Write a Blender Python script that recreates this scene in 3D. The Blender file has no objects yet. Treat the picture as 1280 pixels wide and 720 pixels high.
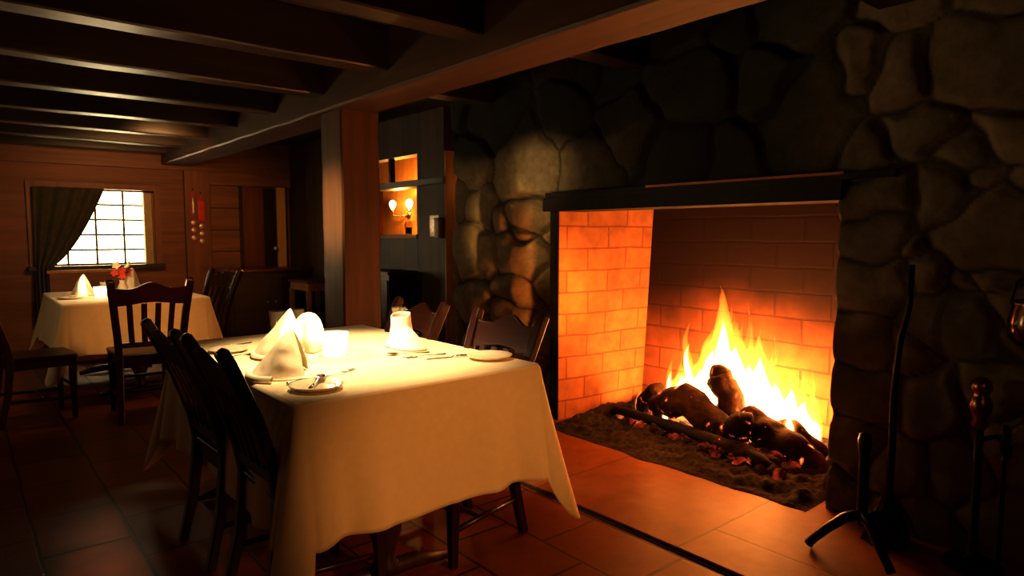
import bpy, bmesh, math, random
import numpy as np
from mathutils import Vector, Matrix, noise
random.seed(7)
PI = math.pi
scene = bpy.context.scene
COL = scene.collection
R = math.radians

# ------------------------------------------------------------------ materials
def nt(name):
    m = bpy.data.materials.new(name); m.use_nodes = True
    t = m.node_tree; t.nodes.clear()
    out = t.nodes.new('ShaderNodeOutputMaterial')
    return m, t, out
def N(t, kind, **kw):
    n = t.nodes.new(kind)
    for k, v in kw.items():
        if k.startswith('i_'):
            key = k[2:]
            key = int(key) if key.isdigit() else key.replace('_', ' ')
            n.inputs[key].default_value = v
        else: setattr(n, k, v)
    return n
def ramp(t, src, stops):
    r = t.nodes.new('ShaderNodeValToRGB')
    el = r.color_ramp.elements
    while len(el) > len(stops): el.remove(el[-1])
    while len(el) < len(stops): el.new(1)
    for e, (p, c) in zip(el, stops):
        e.position = p; e.color = (c[0], c[1], c[2], 1) if len(c) == 3 else c
    t.links.new(src, r.inputs[0])
    return r.outputs[0]
def simple(name, col, rough=0.6, metal=0.0, var=0.25, scale=8, bump=0.0, stretch=(1, 1, 1), spec=0.5, coat=0.0, sheen=0.0, bscale=None):
    m, t, out = nt(name)
    b = N(t, 'ShaderNodeBsdfPrincipled')
    b.inputs['Roughness'].default_value = rough; b.inputs['Metallic'].default_value = metal
    b.inputs['Specular IOR Level'].default_value = spec
    b.inputs['Coat Weight'].default_value = coat
    b.inputs['Sheen Weight'].default_value = sheen
    tc = N(t, 'ShaderNodeTexCoord'); mp = N(t, 'ShaderNodeMapping'); mp.inputs['Scale'].default_value = stretch
    t.links.new(tc.outputs['Object'], mp.inputs[0])
    nz = N(t, 'ShaderNodeTexNoise', i_Scale=scale, i_Detail=5.0, i_Roughness=0.6)
    t.links.new(mp.outputs[0], nz.inputs['Vector'])
    lo = [c * (1 - var) for c in col]; hi = [min(1, c * (1 + var)) for c in col]
    t.links.new(ramp(t, nz.outputs[0], [(0.3, lo), (0.7, hi)]), b.inputs['Base Color'])
    if bump:
        src = nz
        if bscale:
            src = N(t, 'ShaderNodeTexNoise', i_Scale=bscale, i_Detail=3.0)
            t.links.new(mp.outputs[0], src.inputs['Vector'])
        bp = N(t, 'ShaderNodeBump', i_Strength=bump, i_Distance=0.01)
        t.links.new(src.outputs[0], bp.inputs['Height']); t.links.new(bp.outputs[0], b.inputs['Normal'])
    t.links.new(b.outputs[0], out.inputs[0])
    return m
def brickmat(name, ax, cA, cB, mortar, bw, bh, ms, rough=0.8, off=0.5, soot_shade=None, bump=0.5, spec=0.3, shift=(0, 0), noise_amt=0.5):
    """brick/tile pattern in object space; ax = the two object axes used as u,v"""
    m, t, out = nt(name)
    b = N(t, 'ShaderNodeBsdfPrincipled', i_Roughness=rough)
    b.inputs['Specular IOR Level'].default_value = spec
    tc = N(t, 'ShaderNodeTexCoord'); sx = N(t, 'ShaderNodeSeparateXYZ'); cb = N(t, 'ShaderNodeCombineXYZ')
    t.links.new(tc.outputs['Object'], sx.inputs[0])
    for i in range(2):
        ad = N(t, 'ShaderNodeMath', operation='ADD'); ad.inputs[1].default_value = shift[i]
        t.links.new(sx.outputs[ax[i]], ad.inputs[0]); t.links.new(ad.outputs[0], cb.inputs[i])
    # slight warp so the courses are not ruler-straight
    wz = N(t, 'ShaderNodeTexNoise', i_Scale=3.0, i_Detail=2.0)
    t.links.new(tc.outputs['Object'], wz.inputs['Vector'])
    wm = N(t, 'ShaderNodeVectorMath', operation='MULTIPLY_ADD')
    wm.inputs[1].default_value = (0.02, 0.02, 0)
    t.links.new(wz.outputs['Color'], wm.inputs[0]); t.links.new(cb.outputs[0], wm.inputs[2])
    br = N(t, 'ShaderNodeTexBrick', offset=off, i_Scale=1.0)
    br.inputs['Color1'].default_value = (*cA, 1); br.inputs['Color2'].default_value = (*cB, 1); br.inputs['Mortar'].default_value = (*mortar, 1)
    br.inputs['Mortar Size'].default_value = ms; br.inputs['Mortar Smooth'].default_value = 0.3
    br.inputs['Brick Width'].default_value = bw; br.inputs['Row Height'].default_value = bh
    t.links.new(wm.outputs[0], br.inputs['Vector'])
    nz = N(t, 'ShaderNodeTexNoise', i_Scale=7.0, i_Detail=6.0, i_Roughness=0.65)
    t.links.new(tc.outputs['Object'], nz.inputs['Vector'])
    g = ramp(t, nz.outputs[0], [(0.25, (1 - noise_amt,) * 3), (0.7, (1.0,) * 3)])
    mx = N(t, 'ShaderNodeMix', data_type='RGBA', blend_type='MULTIPLY'); mx.inputs['Factor'].default_value = 1
    t.links.new(br.outputs['Color'], mx.inputs[6]); t.links.new(g, mx.inputs[7])
    col = mx.outputs[2]
    if soot_shade:
        zlo, zhi, amt = soot_shade
        mr = N(t, 'ShaderNodeMapRange', interpolation_type='SMOOTHSTEP'); mr.inputs[1].default_value = zlo; mr.inputs[2].default_value = zhi
        ad = N(t, 'ShaderNodeMath', operation='MULTIPLY_ADD'); ad.inputs[1].default_value = 0.5
        n2 = N(t, 'ShaderNodeTexNoise', i_Scale=2.2, i_Detail=3.0); t.links.new(tc.outputs['Object'], n2.inputs['Vector'])
        t.links.new(n2.outputs[0], ad.inputs[0]); t.links.new(sx.outputs[2], ad.inputs[2])
        t.links.new(ad.outputs[0], mr.inputs[0])
        mm = N(t, 'ShaderNodeMath', operation='MULTIPLY'); mm.inputs[1].default_value = amt
        t.links.new(mr.outputs[0], mm.inputs[0])
        m2 = N(t, 'ShaderNodeMix', data_type='RGBA'); m2.inputs[7].default_value = (0.012, 0.0025, 0.001, 1)
        t.links.new(mm.outputs[0], m2.inputs[0]); t.links.new(col, m2.inputs[6]); col = m2.outputs[2]
    t.links.new(col, b.inputs['Base Color'])
    hs = N(t, 'ShaderNodeMath', operation='MULTIPLY_ADD'); hs.inputs[1].default_value = -1.0
    t.links.new(br.outputs['Fac'], hs.inputs[0]); 
    h2 = N(t, 'ShaderNodeMath', operation='MULTIPLY'); h2.inputs[1].default_value = 0.4
    t.links.new(nz.outputs[0], h2.inputs[0]); t.links.new(h2.outputs[0], hs.inputs[2])
    bp = N(t, 'ShaderNodeBump', i_Strength=bump, i_Distance=0.012)
    t.links.new(hs.outputs[0], bp.inputs['Height']); t.links.new(bp.outputs[0], b.inputs['Normal'])
    t.links.new(b.outputs[0], out.inputs[0])
    return m
def wood(name, dark, light, axis=0, scale=6, rough=0.45, planks=None, bump=0.15, spec=0.4):
    """grain running along the object axis; planks=(axis, width) adds board seams"""
    m, t, out = nt(name)
    b = N(t, 'ShaderNodeBsdfPrincipled', i_Roughness=rough)
    b.inputs['Specular IOR Level'].default_value = spec
    tc = N(t, 'ShaderNodeTexCoord'); mp = N(t, 'ShaderNodeMapping')
    s = [scale] * 3; s[axis] = scale * 0.07; mp.inputs['Scale'].default_value = s
    t.links.new(tc.outputs['Object'], mp.inputs[0])
    nz = N(t, 'ShaderNodeTexNoise', i_Scale=3.0, i_Detail=7.0, i_Roughness=0.65, i_Distortion=0.6)
    t.links.new(mp.outputs[0], nz.inputs['Vector'])
    col = ramp(t, nz.outputs[0], [(0.3, dark), (0.72, light)])
    height = nz.outputs[0]
    if planks:
        sx = N(t, 'ShaderNodeSeparateXYZ'); t.links.new(tc.outputs['Object'], sx.inputs[0])
        dv = N(t, 'ShaderNodeMath', operation='DIVIDE'); dv.inputs[1].default_value = planks[1]
        t.links.new(sx.outputs[planks[0]], dv.inputs[0])
        fr = N(t, 'ShaderNodeMath', operation='FRACT'); t.links.new(dv.outputs[0], fr.inputs[0])
        seam = ramp(t, fr.outputs[0], [(0.0, (0.1,) * 3), (0.05, (1,) * 3), (0.96, (1,) * 3), (1.0, (0.1,) * 3)])
        fl = N(t, 'ShaderNodeMath', operation='FLOOR'); t.links.new(dv.outputs[0], fl.inputs[0])
        wn = N(t, 'ShaderNodeTexWhiteNoise', noise_dimensions='1D'); t.links.new(fl.outputs[0], wn.inputs['W'])
        tone = ramp(t, wn.outputs[0], [(0, (0.65,) * 3), (1, (1.1,) * 3)])
        for f in (seam, tone):
            mx = N(t, 'ShaderNodeMix', data_type='RGBA', blend_type='MULTIPLY'); mx.inputs['Factor'].default_value = 1
            t.links.new(col, mx.inputs[6]); t.links.new(f, mx.inputs[7]); col = mx.outputs[2]
    t.links.new(col, b.inputs['Base Color'])
    bp = N(t, 'ShaderNodeBump', i_Strength=bump, i_Distance=0.005)
    t.links.new(height, bp.inputs['Height']); t.links.new(bp.outputs[0], b.inputs['Normal'])
    t.links.new(b.outputs[0], out.inputs[0])
    return m
def emit(name, col, strength):
    m, t, out = nt(name)
    e = N(t, 'ShaderNodeEmission'); e.inputs[0].default_value = (*col, 1); e.inputs[1].default_value = strength
    t.links.new(e.outputs[0], out.inputs[0]); return m
def glass(name, col=(1, 1, 1), rough=0.02):
    m, t, out = nt(name)
    g = N(t, 'ShaderNodeBsdfGlass', i_Roughness=rough, i_IOR=1.45); g.inputs[0].default_value = (*col, 1)
    t.links.new(g.outputs[0], out.inputs[0]); return m
def frosted(name, col, glow):
    m, t, out = nt(name)
    a = N(t, 'ShaderNodeBsdfTranslucent'); a.inputs[0].default_value = (*col, 1)
    e = N(t, 'ShaderNodeEmission'); e.inputs[0].default_value = (1, .74, .40, 1); e.inputs[1].default_value = glow
    ad = N(t, 'ShaderNodeAddShader'); t.links.new(a.outputs[0], ad.inputs[0]); t.links.new(e.outputs[0], ad.inputs[1])
    t.links.new(ad.outputs[0], out.inputs[0]); return m
def thin_glass(name):
    m, t, out = nt(name)
    a = N(t, 'ShaderNodeBsdfTransparent'); g = N(t, 'ShaderNodeBsdfGlossy', i_Roughness=0.08); d = N(t, 'ShaderNodeBsdfTranslucent')
    a.inputs[0].default_value = (.95, .93, .9, 1); d.inputs[0].default_value = (.8, .75, .68, 1)
    m1 = N(t, 'ShaderNodeMixShader'); m1.inputs[0].default_value = .5; t.links.new(g.outputs[0], m1.inputs[1]); t.links.new(d.outputs[0], m1.inputs[2])
    m2 = N(t, 'ShaderNodeMixShader'); m2.inputs[0].default_value = .30; t.links.new(a.outputs[0], m2.inputs[1]); t.links.new(m1.outputs[0], m2.inputs[2])
    t.links.new(m2.outputs[0], out.inputs[0]); return m
def flame_mat(name, zlo, zhi, dens, clo, chi, tip):
    """glowing gas: volume emission, brightest near the logs and fading towards the tips"""
    m, t, out = nt(name)
    tc = N(t, 'ShaderNodeTexCoord'); sx = N(t, 'ShaderNodeSeparateXYZ'); t.links.new(tc.outputs['Object'], sx.inputs[0])
    mr = N(t, 'ShaderNodeMapRange'); mr.inputs[1].default_value = zlo; mr.inputs[2].default_value = zhi
    t.links.new(sx.outputs[2], mr.inputs[0])
    c = ramp(t, mr.outputs[0], [(0, clo), (1, chi)])
    s = N(t, 'ShaderNodeMapRange'); s.inputs[3].default_value = dens; s.inputs[4].default_value = tip
    t.links.new(mr.outputs[0], s.inputs[0])
    e = N(t, 'ShaderNodeEmission'); t.links.new(c, e.inputs[0]); t.links.new(s.outputs[0], e.inputs[1])
    t.links.new(e.outputs[0], out.inputs['Volume'])
    return m

M = {}
M['chair'] = wood('dark_mahogany', (0.012, 0.003, 0.002), (0.045, 0.010, 0.005), axis=2, scale=14, rough=0.32, spec=0.5)
M['chair_x'] = wood('dark_mahogany_rail', (0.012, 0.003, 0.002), (0.048, 0.011, 0.006), axis=1, scale=14, rough=0.32, spec=0.5)
M['tablewood'] = wood('dark_table_oak', (0.02, 0.007, 0.003), (0.06, 0.022, 0.01), axis=2, scale=10, rough=0.4)
M['cloth'] = simple('ivory_linen', (0.80, 0.70, 0.52), rough=0.9, var=0.04, scale=30, bump=0.08, sheen=0.2, bscale=220)
M['napkin'] = simple('white_napkin_linen', (0.84, 0.78, 0.66), rough=0.9, var=0.04, scale=20, bump=0.1, bscale=160)
M['china'] = simple('cream_china', (0.80, 0.72, 0.58), rough=0.18, var=0.03)
M['steel'] = simple('polished_steel', (0.45, 0.40, 0.33), rough=0.22, metal=1.0, var=0.05)
M['brass'] = simple('old_brass', (0.65, 0.48, 0.22), rough=0.3, metal=1.0, var=0.2)
M['silverbrass'] = simple('pale_brass', (0.80, 0.68, 0.48), rough=0.35, metal=0.6, var=0.15)
M['redleather'] = simple('red_leather', (0.35, 0.02, 0.012), rough=0.5, var=0.3)
M['iron'] = simple('black_iron', (0.012, 0.010, 0.009), rough=0.42, metal=0.6, var=0.4, bump=0.3, scale=40)
M['ironrust'] = simple('sooty_iron', (0.008, 0.005, 0.004), rough=0.8, metal=0.2, var=0.5, bump=0.4, scale=30)
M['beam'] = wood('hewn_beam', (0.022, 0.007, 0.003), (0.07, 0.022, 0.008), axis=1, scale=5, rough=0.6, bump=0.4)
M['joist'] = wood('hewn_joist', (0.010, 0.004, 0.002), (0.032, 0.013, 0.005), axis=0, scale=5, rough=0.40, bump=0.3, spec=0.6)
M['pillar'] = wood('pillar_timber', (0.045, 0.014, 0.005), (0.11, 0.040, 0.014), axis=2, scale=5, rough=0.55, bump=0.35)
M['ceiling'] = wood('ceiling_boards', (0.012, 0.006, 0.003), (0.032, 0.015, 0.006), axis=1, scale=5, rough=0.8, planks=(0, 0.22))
M['panel'] = wood('wall_boards', (0.13, 0.045, 0.015), (0.26, 0.10, 0.035), axis=0, scale=4, rough=0.55, bump=0.15)
M['paneldark'] = wood('dark_wall_boards', (0.035, 0.014, 0.005), (0.085, 0.034, 0.012), axis=2, scale=4, rough=0.6, planks=(1, 0.3))
M['paneldark_red'] = wood('red_brown_boards', (0.10, 0.022, 0.010), (0.19, 0.05, 0.02), axis=2, scale=5, rough=0.5)
M['plain'] = wood('brown_board', (0.14, 0.05, 0.018), (0.27, 0.11, 0.04), axis=0, scale=5, rough=0.5)
M['plainv'] = wood('brown_post', (0.14, 0.05, 0.018), (0.26, 0.10, 0.036), axis=2, scale=5, rough=0.5)
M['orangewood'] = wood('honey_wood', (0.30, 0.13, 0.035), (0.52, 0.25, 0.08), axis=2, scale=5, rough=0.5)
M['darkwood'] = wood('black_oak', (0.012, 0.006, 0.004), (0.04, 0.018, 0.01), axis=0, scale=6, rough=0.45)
M['jamb'] = wood('lit_door_jamb', (0.62, 0.30, 0.09), (0.80, 0.42, 0.14), axis=2, scale=5)  # pale colour carries the glow that falls on this jamb from next door
M['windowwood'] = simple('painted_casing', (0.42, 0.32, 0.15), rough=0.6, var=0.15)
M['muntin'] = simple('window_bars', (0.10, 0.08, 0.04), rough=0.6, var=0.1)
M['curtain'] = simple('olive_drape', (0.060, 0.050, 0.024), rough=0.95, var=0.3, scale=12, sheen=0.1)
M['plaster'] = simple('ochre_plaster', (0.62, 0.36, 0.13), rough=0.9, var=0.15, scale=4)
M['glass'] = glass('clear_glass', (1.0, 0.97, 0.92))
M['thin'] = thin_glass('thin_glass')
M['votive'] = frosted('glowing_votive_glass', (.8, .72, .55), 1.6)  # emission put into the glass for candlight shining through it
M['wax'] = simple('pale_wax', (0.85, 0.75, 0.55), rough=0.5, var=0.05)
M['ash'] = simple('grey_ash', (0.030, 0.020, 0.014), rough=1.0, var=0.9, scale=45, bump=1.0)
M['hearth'] = brickmat('hearth_flags', (0, 1), (0.33, 0.105, 0.026), (0.28, 0.088, 0.022), (0.14, 0.042, 0.012), 1.3, 0.86, 0.006, rough=0.5, off=0.35, bump=0.25, spec=0.4, shift=(0.1, 0.12), noise_amt=0.45)
M['brick_side'] = brickmat('firebrick_side', (0, 2), (0.52, 0.205, 0.070), (0.45, 0.17, 0.058), (0.30, 0.10, 0.033), 0.34, 0.152, 0.007, soot_shade=(1.75, 2.3, 0.9), bump=0.5)
M['brick_back'] = brickmat('firebrick_back', (1, 2), (0.42, 0.135, 0.045), (0.32, 0.095, 0.034), (0.22, 0.07, 0.028), 0.36, 0.158, 0.008, soot_shade=(0.50, 1.25, 0.98), bump=0.5)
M['floor'] = brickmat('terracotta_tiles', (1, 0), (0.26, 0.055, 0.020), (0.16, 0.033, 0.014), (0.04, 0.012, 0.006), 0.47, 0.33, 0.008, rough=0.42, off=0.5, bump=0.3, spec=0.28, shift=(0.1, 0.12), noise_amt=0.4)
M['soot_shade'] = simple('soot_shade', (0.010, 0.007, 0.005), rough=1.0, var=0.4)
M['bulb'] = emit('warm_bulb', (1.0, 0.62, 0.2), 14)
M['candleflame'] = emit('candle_glow', (1.0, 0.72, 0.35), 25)
M['petal_red'] = simple('red_petal', (0.55, 0.04, 0.02), rough=0.6)
M['petal_cream'] = simple('cream_petal', (0.85, 0.72, 0.42), rough=0.6)
M['stem'] = simple('green_stem', (0.05, 0.09, 0.02), rough=0.6)
M['bristle'] = simple('black_bristle', (0.012, 0.009, 0.007), rough=0.95, var=0.5, scale=60, stretch=(1, 1, 0.1), bump=0.6)

def stone_material():
    m, t, out = nt('fieldstone')
    b = N(t, 'ShaderNodeBsdfPrincipled', i_Roughness=0.85); b.inputs['Specular IOR Level'].default_value = 0.25
    at = N(t, 'ShaderNodeAttribute', attribute_name='stonecol')
    tc = N(t, 'ShaderNodeTexCoord')
    nz = N(t, 'ShaderNodeTexNoise', i_Scale=9.0, i_Detail=8.0, i_Roughness=0.7); t.links.new(tc.outputs['Object'], nz.inputs['Vector'])
    g = ramp(t, nz.outputs[0], [(0.25, (0.45,) * 3), (0.72, (1.15,) * 3)])
    mx = N(t, 'ShaderNodeMix', data_type='RGBA', blend_type='MULTIPLY'); mx.inputs['Factor'].default_value = 1
    t.links.new(at.outputs['Color'], mx.inputs[6]); t.links.new(g, mx.inputs[7])
    t.links.new(mx.outputs[2], b.inputs['Base Color'])
    n2 = N(t, 'ShaderNodeTexNoise', i_Scale=28.0, i_Detail=5.0); t.links.new(tc.outputs['Object'], n2.inputs['Vector'])
    bp = N(t, 'ShaderNodeBump', i_Strength=0.5, i_Distance=0.012); t.links.new(n2.outputs[0], bp.inputs['Height'])
    t.links.new(bp.outputs[0], b.inputs['Normal'])
    t.links.new(b.outputs[0], out.inputs[0]); return m
M['stone'] = stone_material()
def log_material():
    m, t, out = nt('charred_log')
    b = N(t, 'ShaderNodeBsdfPrincipled', i_Roughness=0.9); b.inputs['Specular IOR Level'].default_value = 0.2
    tc = N(t, 'ShaderNodeTexCoord')
    nz = N(t, 'ShaderNodeTexNoise', i_Scale=16.0, i_Detail=6.0); t.links.new(tc.outputs['Object'], nz.inputs['Vector'])
    t.links.new(ramp(t, nz.outputs[0], [(0.35, (0.012, 0.006, 0.004)), (0.75, (0.045, 0.018, 0.010))]), b.inputs['Base Color'])
    v = N(t, 'ShaderNodeTexNoise', i_Scale=15.0, i_Detail=3.0); t.links.new(tc.outputs['Object'], v.inputs['Vector'])
    e = ramp(t, v.outputs[0], [(0.0, (0, 0, 0)), (0.63, (0, 0, 0)), (0.70, (0.6, 0.08, 0.015)), (0.78, (1, 0.5, 0.12))])
    t.links.new(e, b.inputs['Emission Color']); b.inputs['Emission Strength'].default_value = 2.2
    bp = N(t, 'ShaderNodeBump', i_Strength=0.9, i_Distance=0.02); t.links.new(nz.outputs[0], bp.inputs['Height']); t.links.new(bp.outputs[0], b.inputs['Normal'])
    t.links.new(b.outputs[0], out.inputs[0]); return m
M['log'] = log_material()
def ember_material():
    m, t, out = nt('glowing_ember')
    b = N(t, 'ShaderNodeBsdfPrincipled', i_Roughness=1.0)
    b.inputs['Base Color'].default_value = (0.02, 0.009, 0.007, 1)
    tc = N(t, 'ShaderNodeTexCoord')
    v = N(t, 'ShaderNodeTexNoise', i_Scale=9.0, i_Detail=5.0); t.links.new(tc.outputs['Object'], v.inputs['Vector'])
    e = ramp(t, v.outputs[0], [(0.0, (0, 0, 0)), (0.46, (0.02, 0.002, 0.001)), (0.60, (0.42, 0.035, 0.010)), (0.74, (1, 0.30, 0.08))])
    t.links.new(e, b.inputs['Emission Color']); b.inputs['Emission Strength'].default_value = 0.8
    t.links.new(b.outputs[0], out.inputs[0]); return m
M['ember'] = ember_material()
def paper_material():
    m, t, out = nt('printed_notice')
    b = N(t, 'ShaderNodeBsdfPrincipled', i_Roughness=0.7)
    tc = N(t, 'ShaderNodeTexCoord'); mp = N(t, 'ShaderNodeMapping'); mp.inputs['Scale'].default_value = (1, 55, 130)
    t.links.new(tc.outputs['Object'], mp.inputs[0])
    nz = N(t, 'ShaderNodeTexNoise', i_Scale=1.0, i_Detail=1.0); t.links.new(mp.outputs[0], nz.inputs['Vector'])
    c = ramp(t, nz.outputs[0], [(0.36, (0.35, 0.27, 0.2)), (0.44, (0.85, 0.78, 0.62))])
    t.links.new(c, b.inputs['Base Color']); t.links.new(c, b.inputs['Emission Color']); b.inputs['Emission Strength'].default_value = 0.0
    t.links.new(b.outputs[0], out.inputs[0]); return m
M['paper'] = paper_material()

# ------------------------------------------------------------------ mesh helpers
class MB:
    def __init__(self): self.bm = bmesh.new()
    def box(self, c, s, rot=None):
        r = bmesh.ops.create_cube(self.bm, size=1.0)
        mat = Matrix.Translation(Vector(c)) @ (rot.to_4x4() if rot is not None else Matrix.Identity(4)) @ Matrix.Diagonal((s[0], s[1], s[2], 1))
        bmesh.ops.transform(self.bm, matrix=mat, verts=r['verts']); return self
    def span(self, a, b):
        return self.box([(a[i] + b[i]) / 2 for i in range(3)], [abs(b[i] - a[i]) for i in range(3)])
    def tube(self, pts, rad, seg=10, cap=True, flat=(1, 1), jitter=0, sq=False):
        pts = [Vector(p) for p in pts]
        if not hasattr(rad, '__len__'): rad = [rad] * len(pts)
        rings = []; ref = None
        for i, p in enumerate(pts):
            d = (pts[min(i + 1, len(pts) - 1)] - pts[max(i - 1, 0)]).normalized()
            if ref is None:
                ref = Vector((0, 0, 1)) if abs(d.z) < 0.9 else Vector((0, 1, 0))
            u = d.cross(ref).normalized(); w = u.cross(d).normalized(); ref = w
            ring = []
            for k in range(seg):
                a = 2 * PI * (k + (0.5 if sq else 0)) / seg
                rr = rad[i] * (1.41421 if sq else 1)
                q = p + u * math.cos(a) * rr * flat[0] + w * math.sin(a) * rr * flat[1]
                if jitter: q += (q - p) * (noise.noise(q * 9) * jitter + noise.noise(q * 28) * jitter * 0.4)
                ring.append(self.bm.verts.new(q))
            rings.append(ring)
        for a, b in zip(rings, rings[1:]):
            for k in range(seg): self.bm.faces.new((a[k], a[(k + 1) % seg], b[(k + 1) % seg], b[k]))
        if cap:
            self.bm.faces.new(rings[0][::-1]); self.bm.faces.new(rings[-1])
        return self
    def lathe(self, prof, seg=24, c=(0, 0, 0), axis='z', wave=None):
        rings = []
        for (r, z) in prof:
            ring = []
            for k in range(seg):
                a = 2 * PI * k / seg
                rr = r * (wave(a, z) if wave else 1)
                x, y = rr * math.cos(a), rr * math.sin(a)
                v = (x, y, z) if axis == 'z' else (z, x, y) if axis == 'x' else (x, z, y)
                ring.append(self.bm.verts.new((c[0] + v[0], c[1] + v[1], c[2] + v[2])))
            rings.append(ring)
        for a, b in zip(rings, rings[1:]):
            for k in range(seg): self.bm.faces.new((a[k], a[(k + 1) % seg], b[(k + 1) % seg], b[k]))
        self.bm.faces.new(rings[0][::-1]); self.bm.faces.new(rings[-1])
        return self
    def grid(self, f, nu, nv, closed_u=False):
        vs = [[self.bm.verts.new(f(i / nu, j / nv)) for j in range(nv + 1)] for i in range(nu if closed_u else nu + 1)]
        n = nu
        for i in range(n):
            i2 = (i + 1) % len(vs)
            for j in range(nv): self.bm.faces.new((vs[i][j], vs[i2][j], vs[i2][j + 1], vs[i][j + 1]))
        return self
    def prism(self, poly, t0, t1, plane='yz'):
        """extrude a 2-D outline; plane gives the two axes of the outline"""
        def P(a, b, t):
            return {'yz': (t, a, b), 'xz': (a, t, b), 'xy': (a, b, t)}[plane]
        A = [self.bm.verts.new(P(a, b, t0)) for a, b in poly]; B = [self.bm.verts.new(P(a, b, t1)) for a, b in poly]
        n = len(poly)
        self.bm.faces.new(A[::-1]); self.bm.faces.new(B)
        for k in range(n): self.bm.faces.new((A[k], A[(k + 1) % n], B[(k + 1) % n], B[k]))
        return self
    def build(self, name, mat, parent=None, smooth=False, bevel=0, solid=0, sub=0, loc=None):
        bmesh.ops.recalc_face_normals(self.bm, faces=self.bm.faces[:])
        me = bpy.data.meshes.new(name); self.bm.to_mesh(me); self.bm.free()
        o = bpy.data.objects.new(name, me); COL.objects.link(o)
        me.materials.append(mat)
        if smooth:
            for p in me.polygons: p.use_smooth = True
        if solid:
            md = o.modifiers.new('s', 'SOLIDIFY'); md.thickness = solid; md.offset = 0
        if bevel:
            md = o.modifiers.new('b', 'BEVEL'); md.width = bevel; md.segments = 2; md.limit_method = 'ANGLE'; md.angle_limit = R(40)
        if sub:
            md = o.modifiers.new('u', 'SUBSURF'); md.levels = sub; md.render_levels = sub
        if parent is not None: o.parent = parent
        if loc is not None: o.location = loc
        return o
def tag(o, label, cat, group=None, kind=None):
    o['label'] = label; o['category'] = cat
    if group: o['group'] = group
    if kind: o['kind'] = kind
    return o
def thing(name, label, cat, loc=(0, 0, 0), rz=0, group=None):
    o = bpy.data.objects.new(name, None); COL.objects.link(o)
    o.empty_display_size = 0.1; o.location = loc; o.rotation_euler = (0, 0, rz)
    return tag(o, label, cat, group)
def struct(o, label, cat):
    return tag(o, label, cat, kind='structure')
def dup(root, loc, rz, label, group=None, scale=None):
    def cp(o, parent):
        c = o.copy(); COL.objects.link(c)
        if parent is not None: c.parent = parent
        for ch in list(kids.get(o.name, [])): cp(ch, c)
        return c
    kids = {}
    for o in COL.objects:
        if o.parent: kids.setdefault(o.parent.name, []).append(o)
    r = cp(root, None)
    r.location = loc; r.rotation_euler = (0, 0, rz); r['label'] = label
    if group: r['group'] = group
    elif 'group' in r: del r['group']
    if scale: r.scale = scale
    return r

# ------------------------------------------------------------------ camera
H = 1.30
pitch = math.atan(67 / 830); yaw = R(50)
fw = Vector((math.cos(yaw) * math.cos(pitch), math.sin(yaw) * math.cos(pitch), -math.sin(pitch)))
rt = Vector((math.sin(yaw), -math.cos(yaw), 0)); up = rt.cross(fw)
cam = bpy.data.cameras.new('camera'); co = bpy.data.objects.new('camera', cam); COL.objects.link(co)
co.matrix_world = Matrix(((rt.x, up.x, -fw.x, 0), (rt.y, up.y, -fw.y, 0), (rt.z, up.z, -fw.z, H), (0, 0, 0, 1)))
cam.sensor_width = 36; cam.lens = 830 / 1280 * 36; cam.clip_start = 0.05
scene.camera = co

# ------------------------------------------------------------------ the room
XL, XR, YF, YB, ZC = -1.6, 5.2, -1.9, 8.6, 2.44
struct(MB().span((XL - .2, YF - .2, -0.1), (XR + .2, YB + .2, 0.0)).build('floor', M['floor']), 'terracotta tiled floor of the dining room', 'floor')
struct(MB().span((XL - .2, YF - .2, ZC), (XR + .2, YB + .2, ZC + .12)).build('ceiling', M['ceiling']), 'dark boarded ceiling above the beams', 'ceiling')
struct(MB().span((XL - .15, YF, 0), (XL, YB, ZC)).build('wall_left', M['panel']), 'brown boarded wall on the left, out of frame', 'wall')
struct(MB().span((XL, YF - .15, 0), (XR, YF, ZC)).build('wall_front', M['paneldark']), 'dark boarded wall behind the viewer', 'wall')
struct(MB().span((XR, YF, 0), (XR + .15, YB, ZC)).build('wall_outer', M['plaster']), 'ochre plaster wall of the lamplit room behind the partition', 'wall')
# far wall, with the window hole
WX0, WX1, WZ0, WZ1 = 0.66, 1.80, 0.96, 1.80
b = MB()
b.span((XL, YB, 0), (WX0, YB + .18, ZC)); b.span((WX1, YB, 0), (XR, YB + .18, ZC))
b.span((WX0, YB, 0), (WX1, YB + .18, WZ0)); b.span((WX0, YB, WZ1), (WX1, YB + .18, ZC))
struct(b.build('wall_back', M['panel']), 'brown boarded far wall with the curtained window', 'wall')
# window
b = MB()
for (x0, x1, z0, z1) in ((WX0 - .06, WX0, WZ0 - .06, WZ1 + .06), (WX1, WX1 + .06, WZ0 - .06, WZ1 + .06), (WX0, WX1, WZ1, WZ1 + .06)):
    b.span((x0, YB - .025, z0), (x1, YB + .0, z1))
for (x0, x1) in ((WX0, WX0 + .02), (WX1 - .02, WX1)): b.span((x0, YB, WZ0), (x1, YB + .17, WZ1))
win = struct(b.build('window_1', M['plainv']), 'small paned window in the far wall, half covered by a drape', 'window')
b = MB()
gx0, gx1 = WX0 + .02, WX1 - .02; yy = YB + .12
for k in range(0, 5):
    x = gx0 + (gx1 - gx0) * k / 4; wd = .035 if k in (0, 4) else .020
    b.span((x - wd / 2, yy - .012, WZ0), (x + wd / 2, yy + .012, WZ1))
for k in range(0, 6):
    z = WZ0 + (WZ1 - WZ0) * k / 5; wd = .035 if k in (0, 5) else .020
    b.span((gx0, yy - .011, z - wd / 2), (gx1, yy + .011, z + wd / 2))
b.build('window_frame', M['muntin'], win)
MB().span((gx0, yy + .014, WZ0), (gx1, yy + .018, WZ1)).build('window_pane', M['glass'], win)
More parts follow.
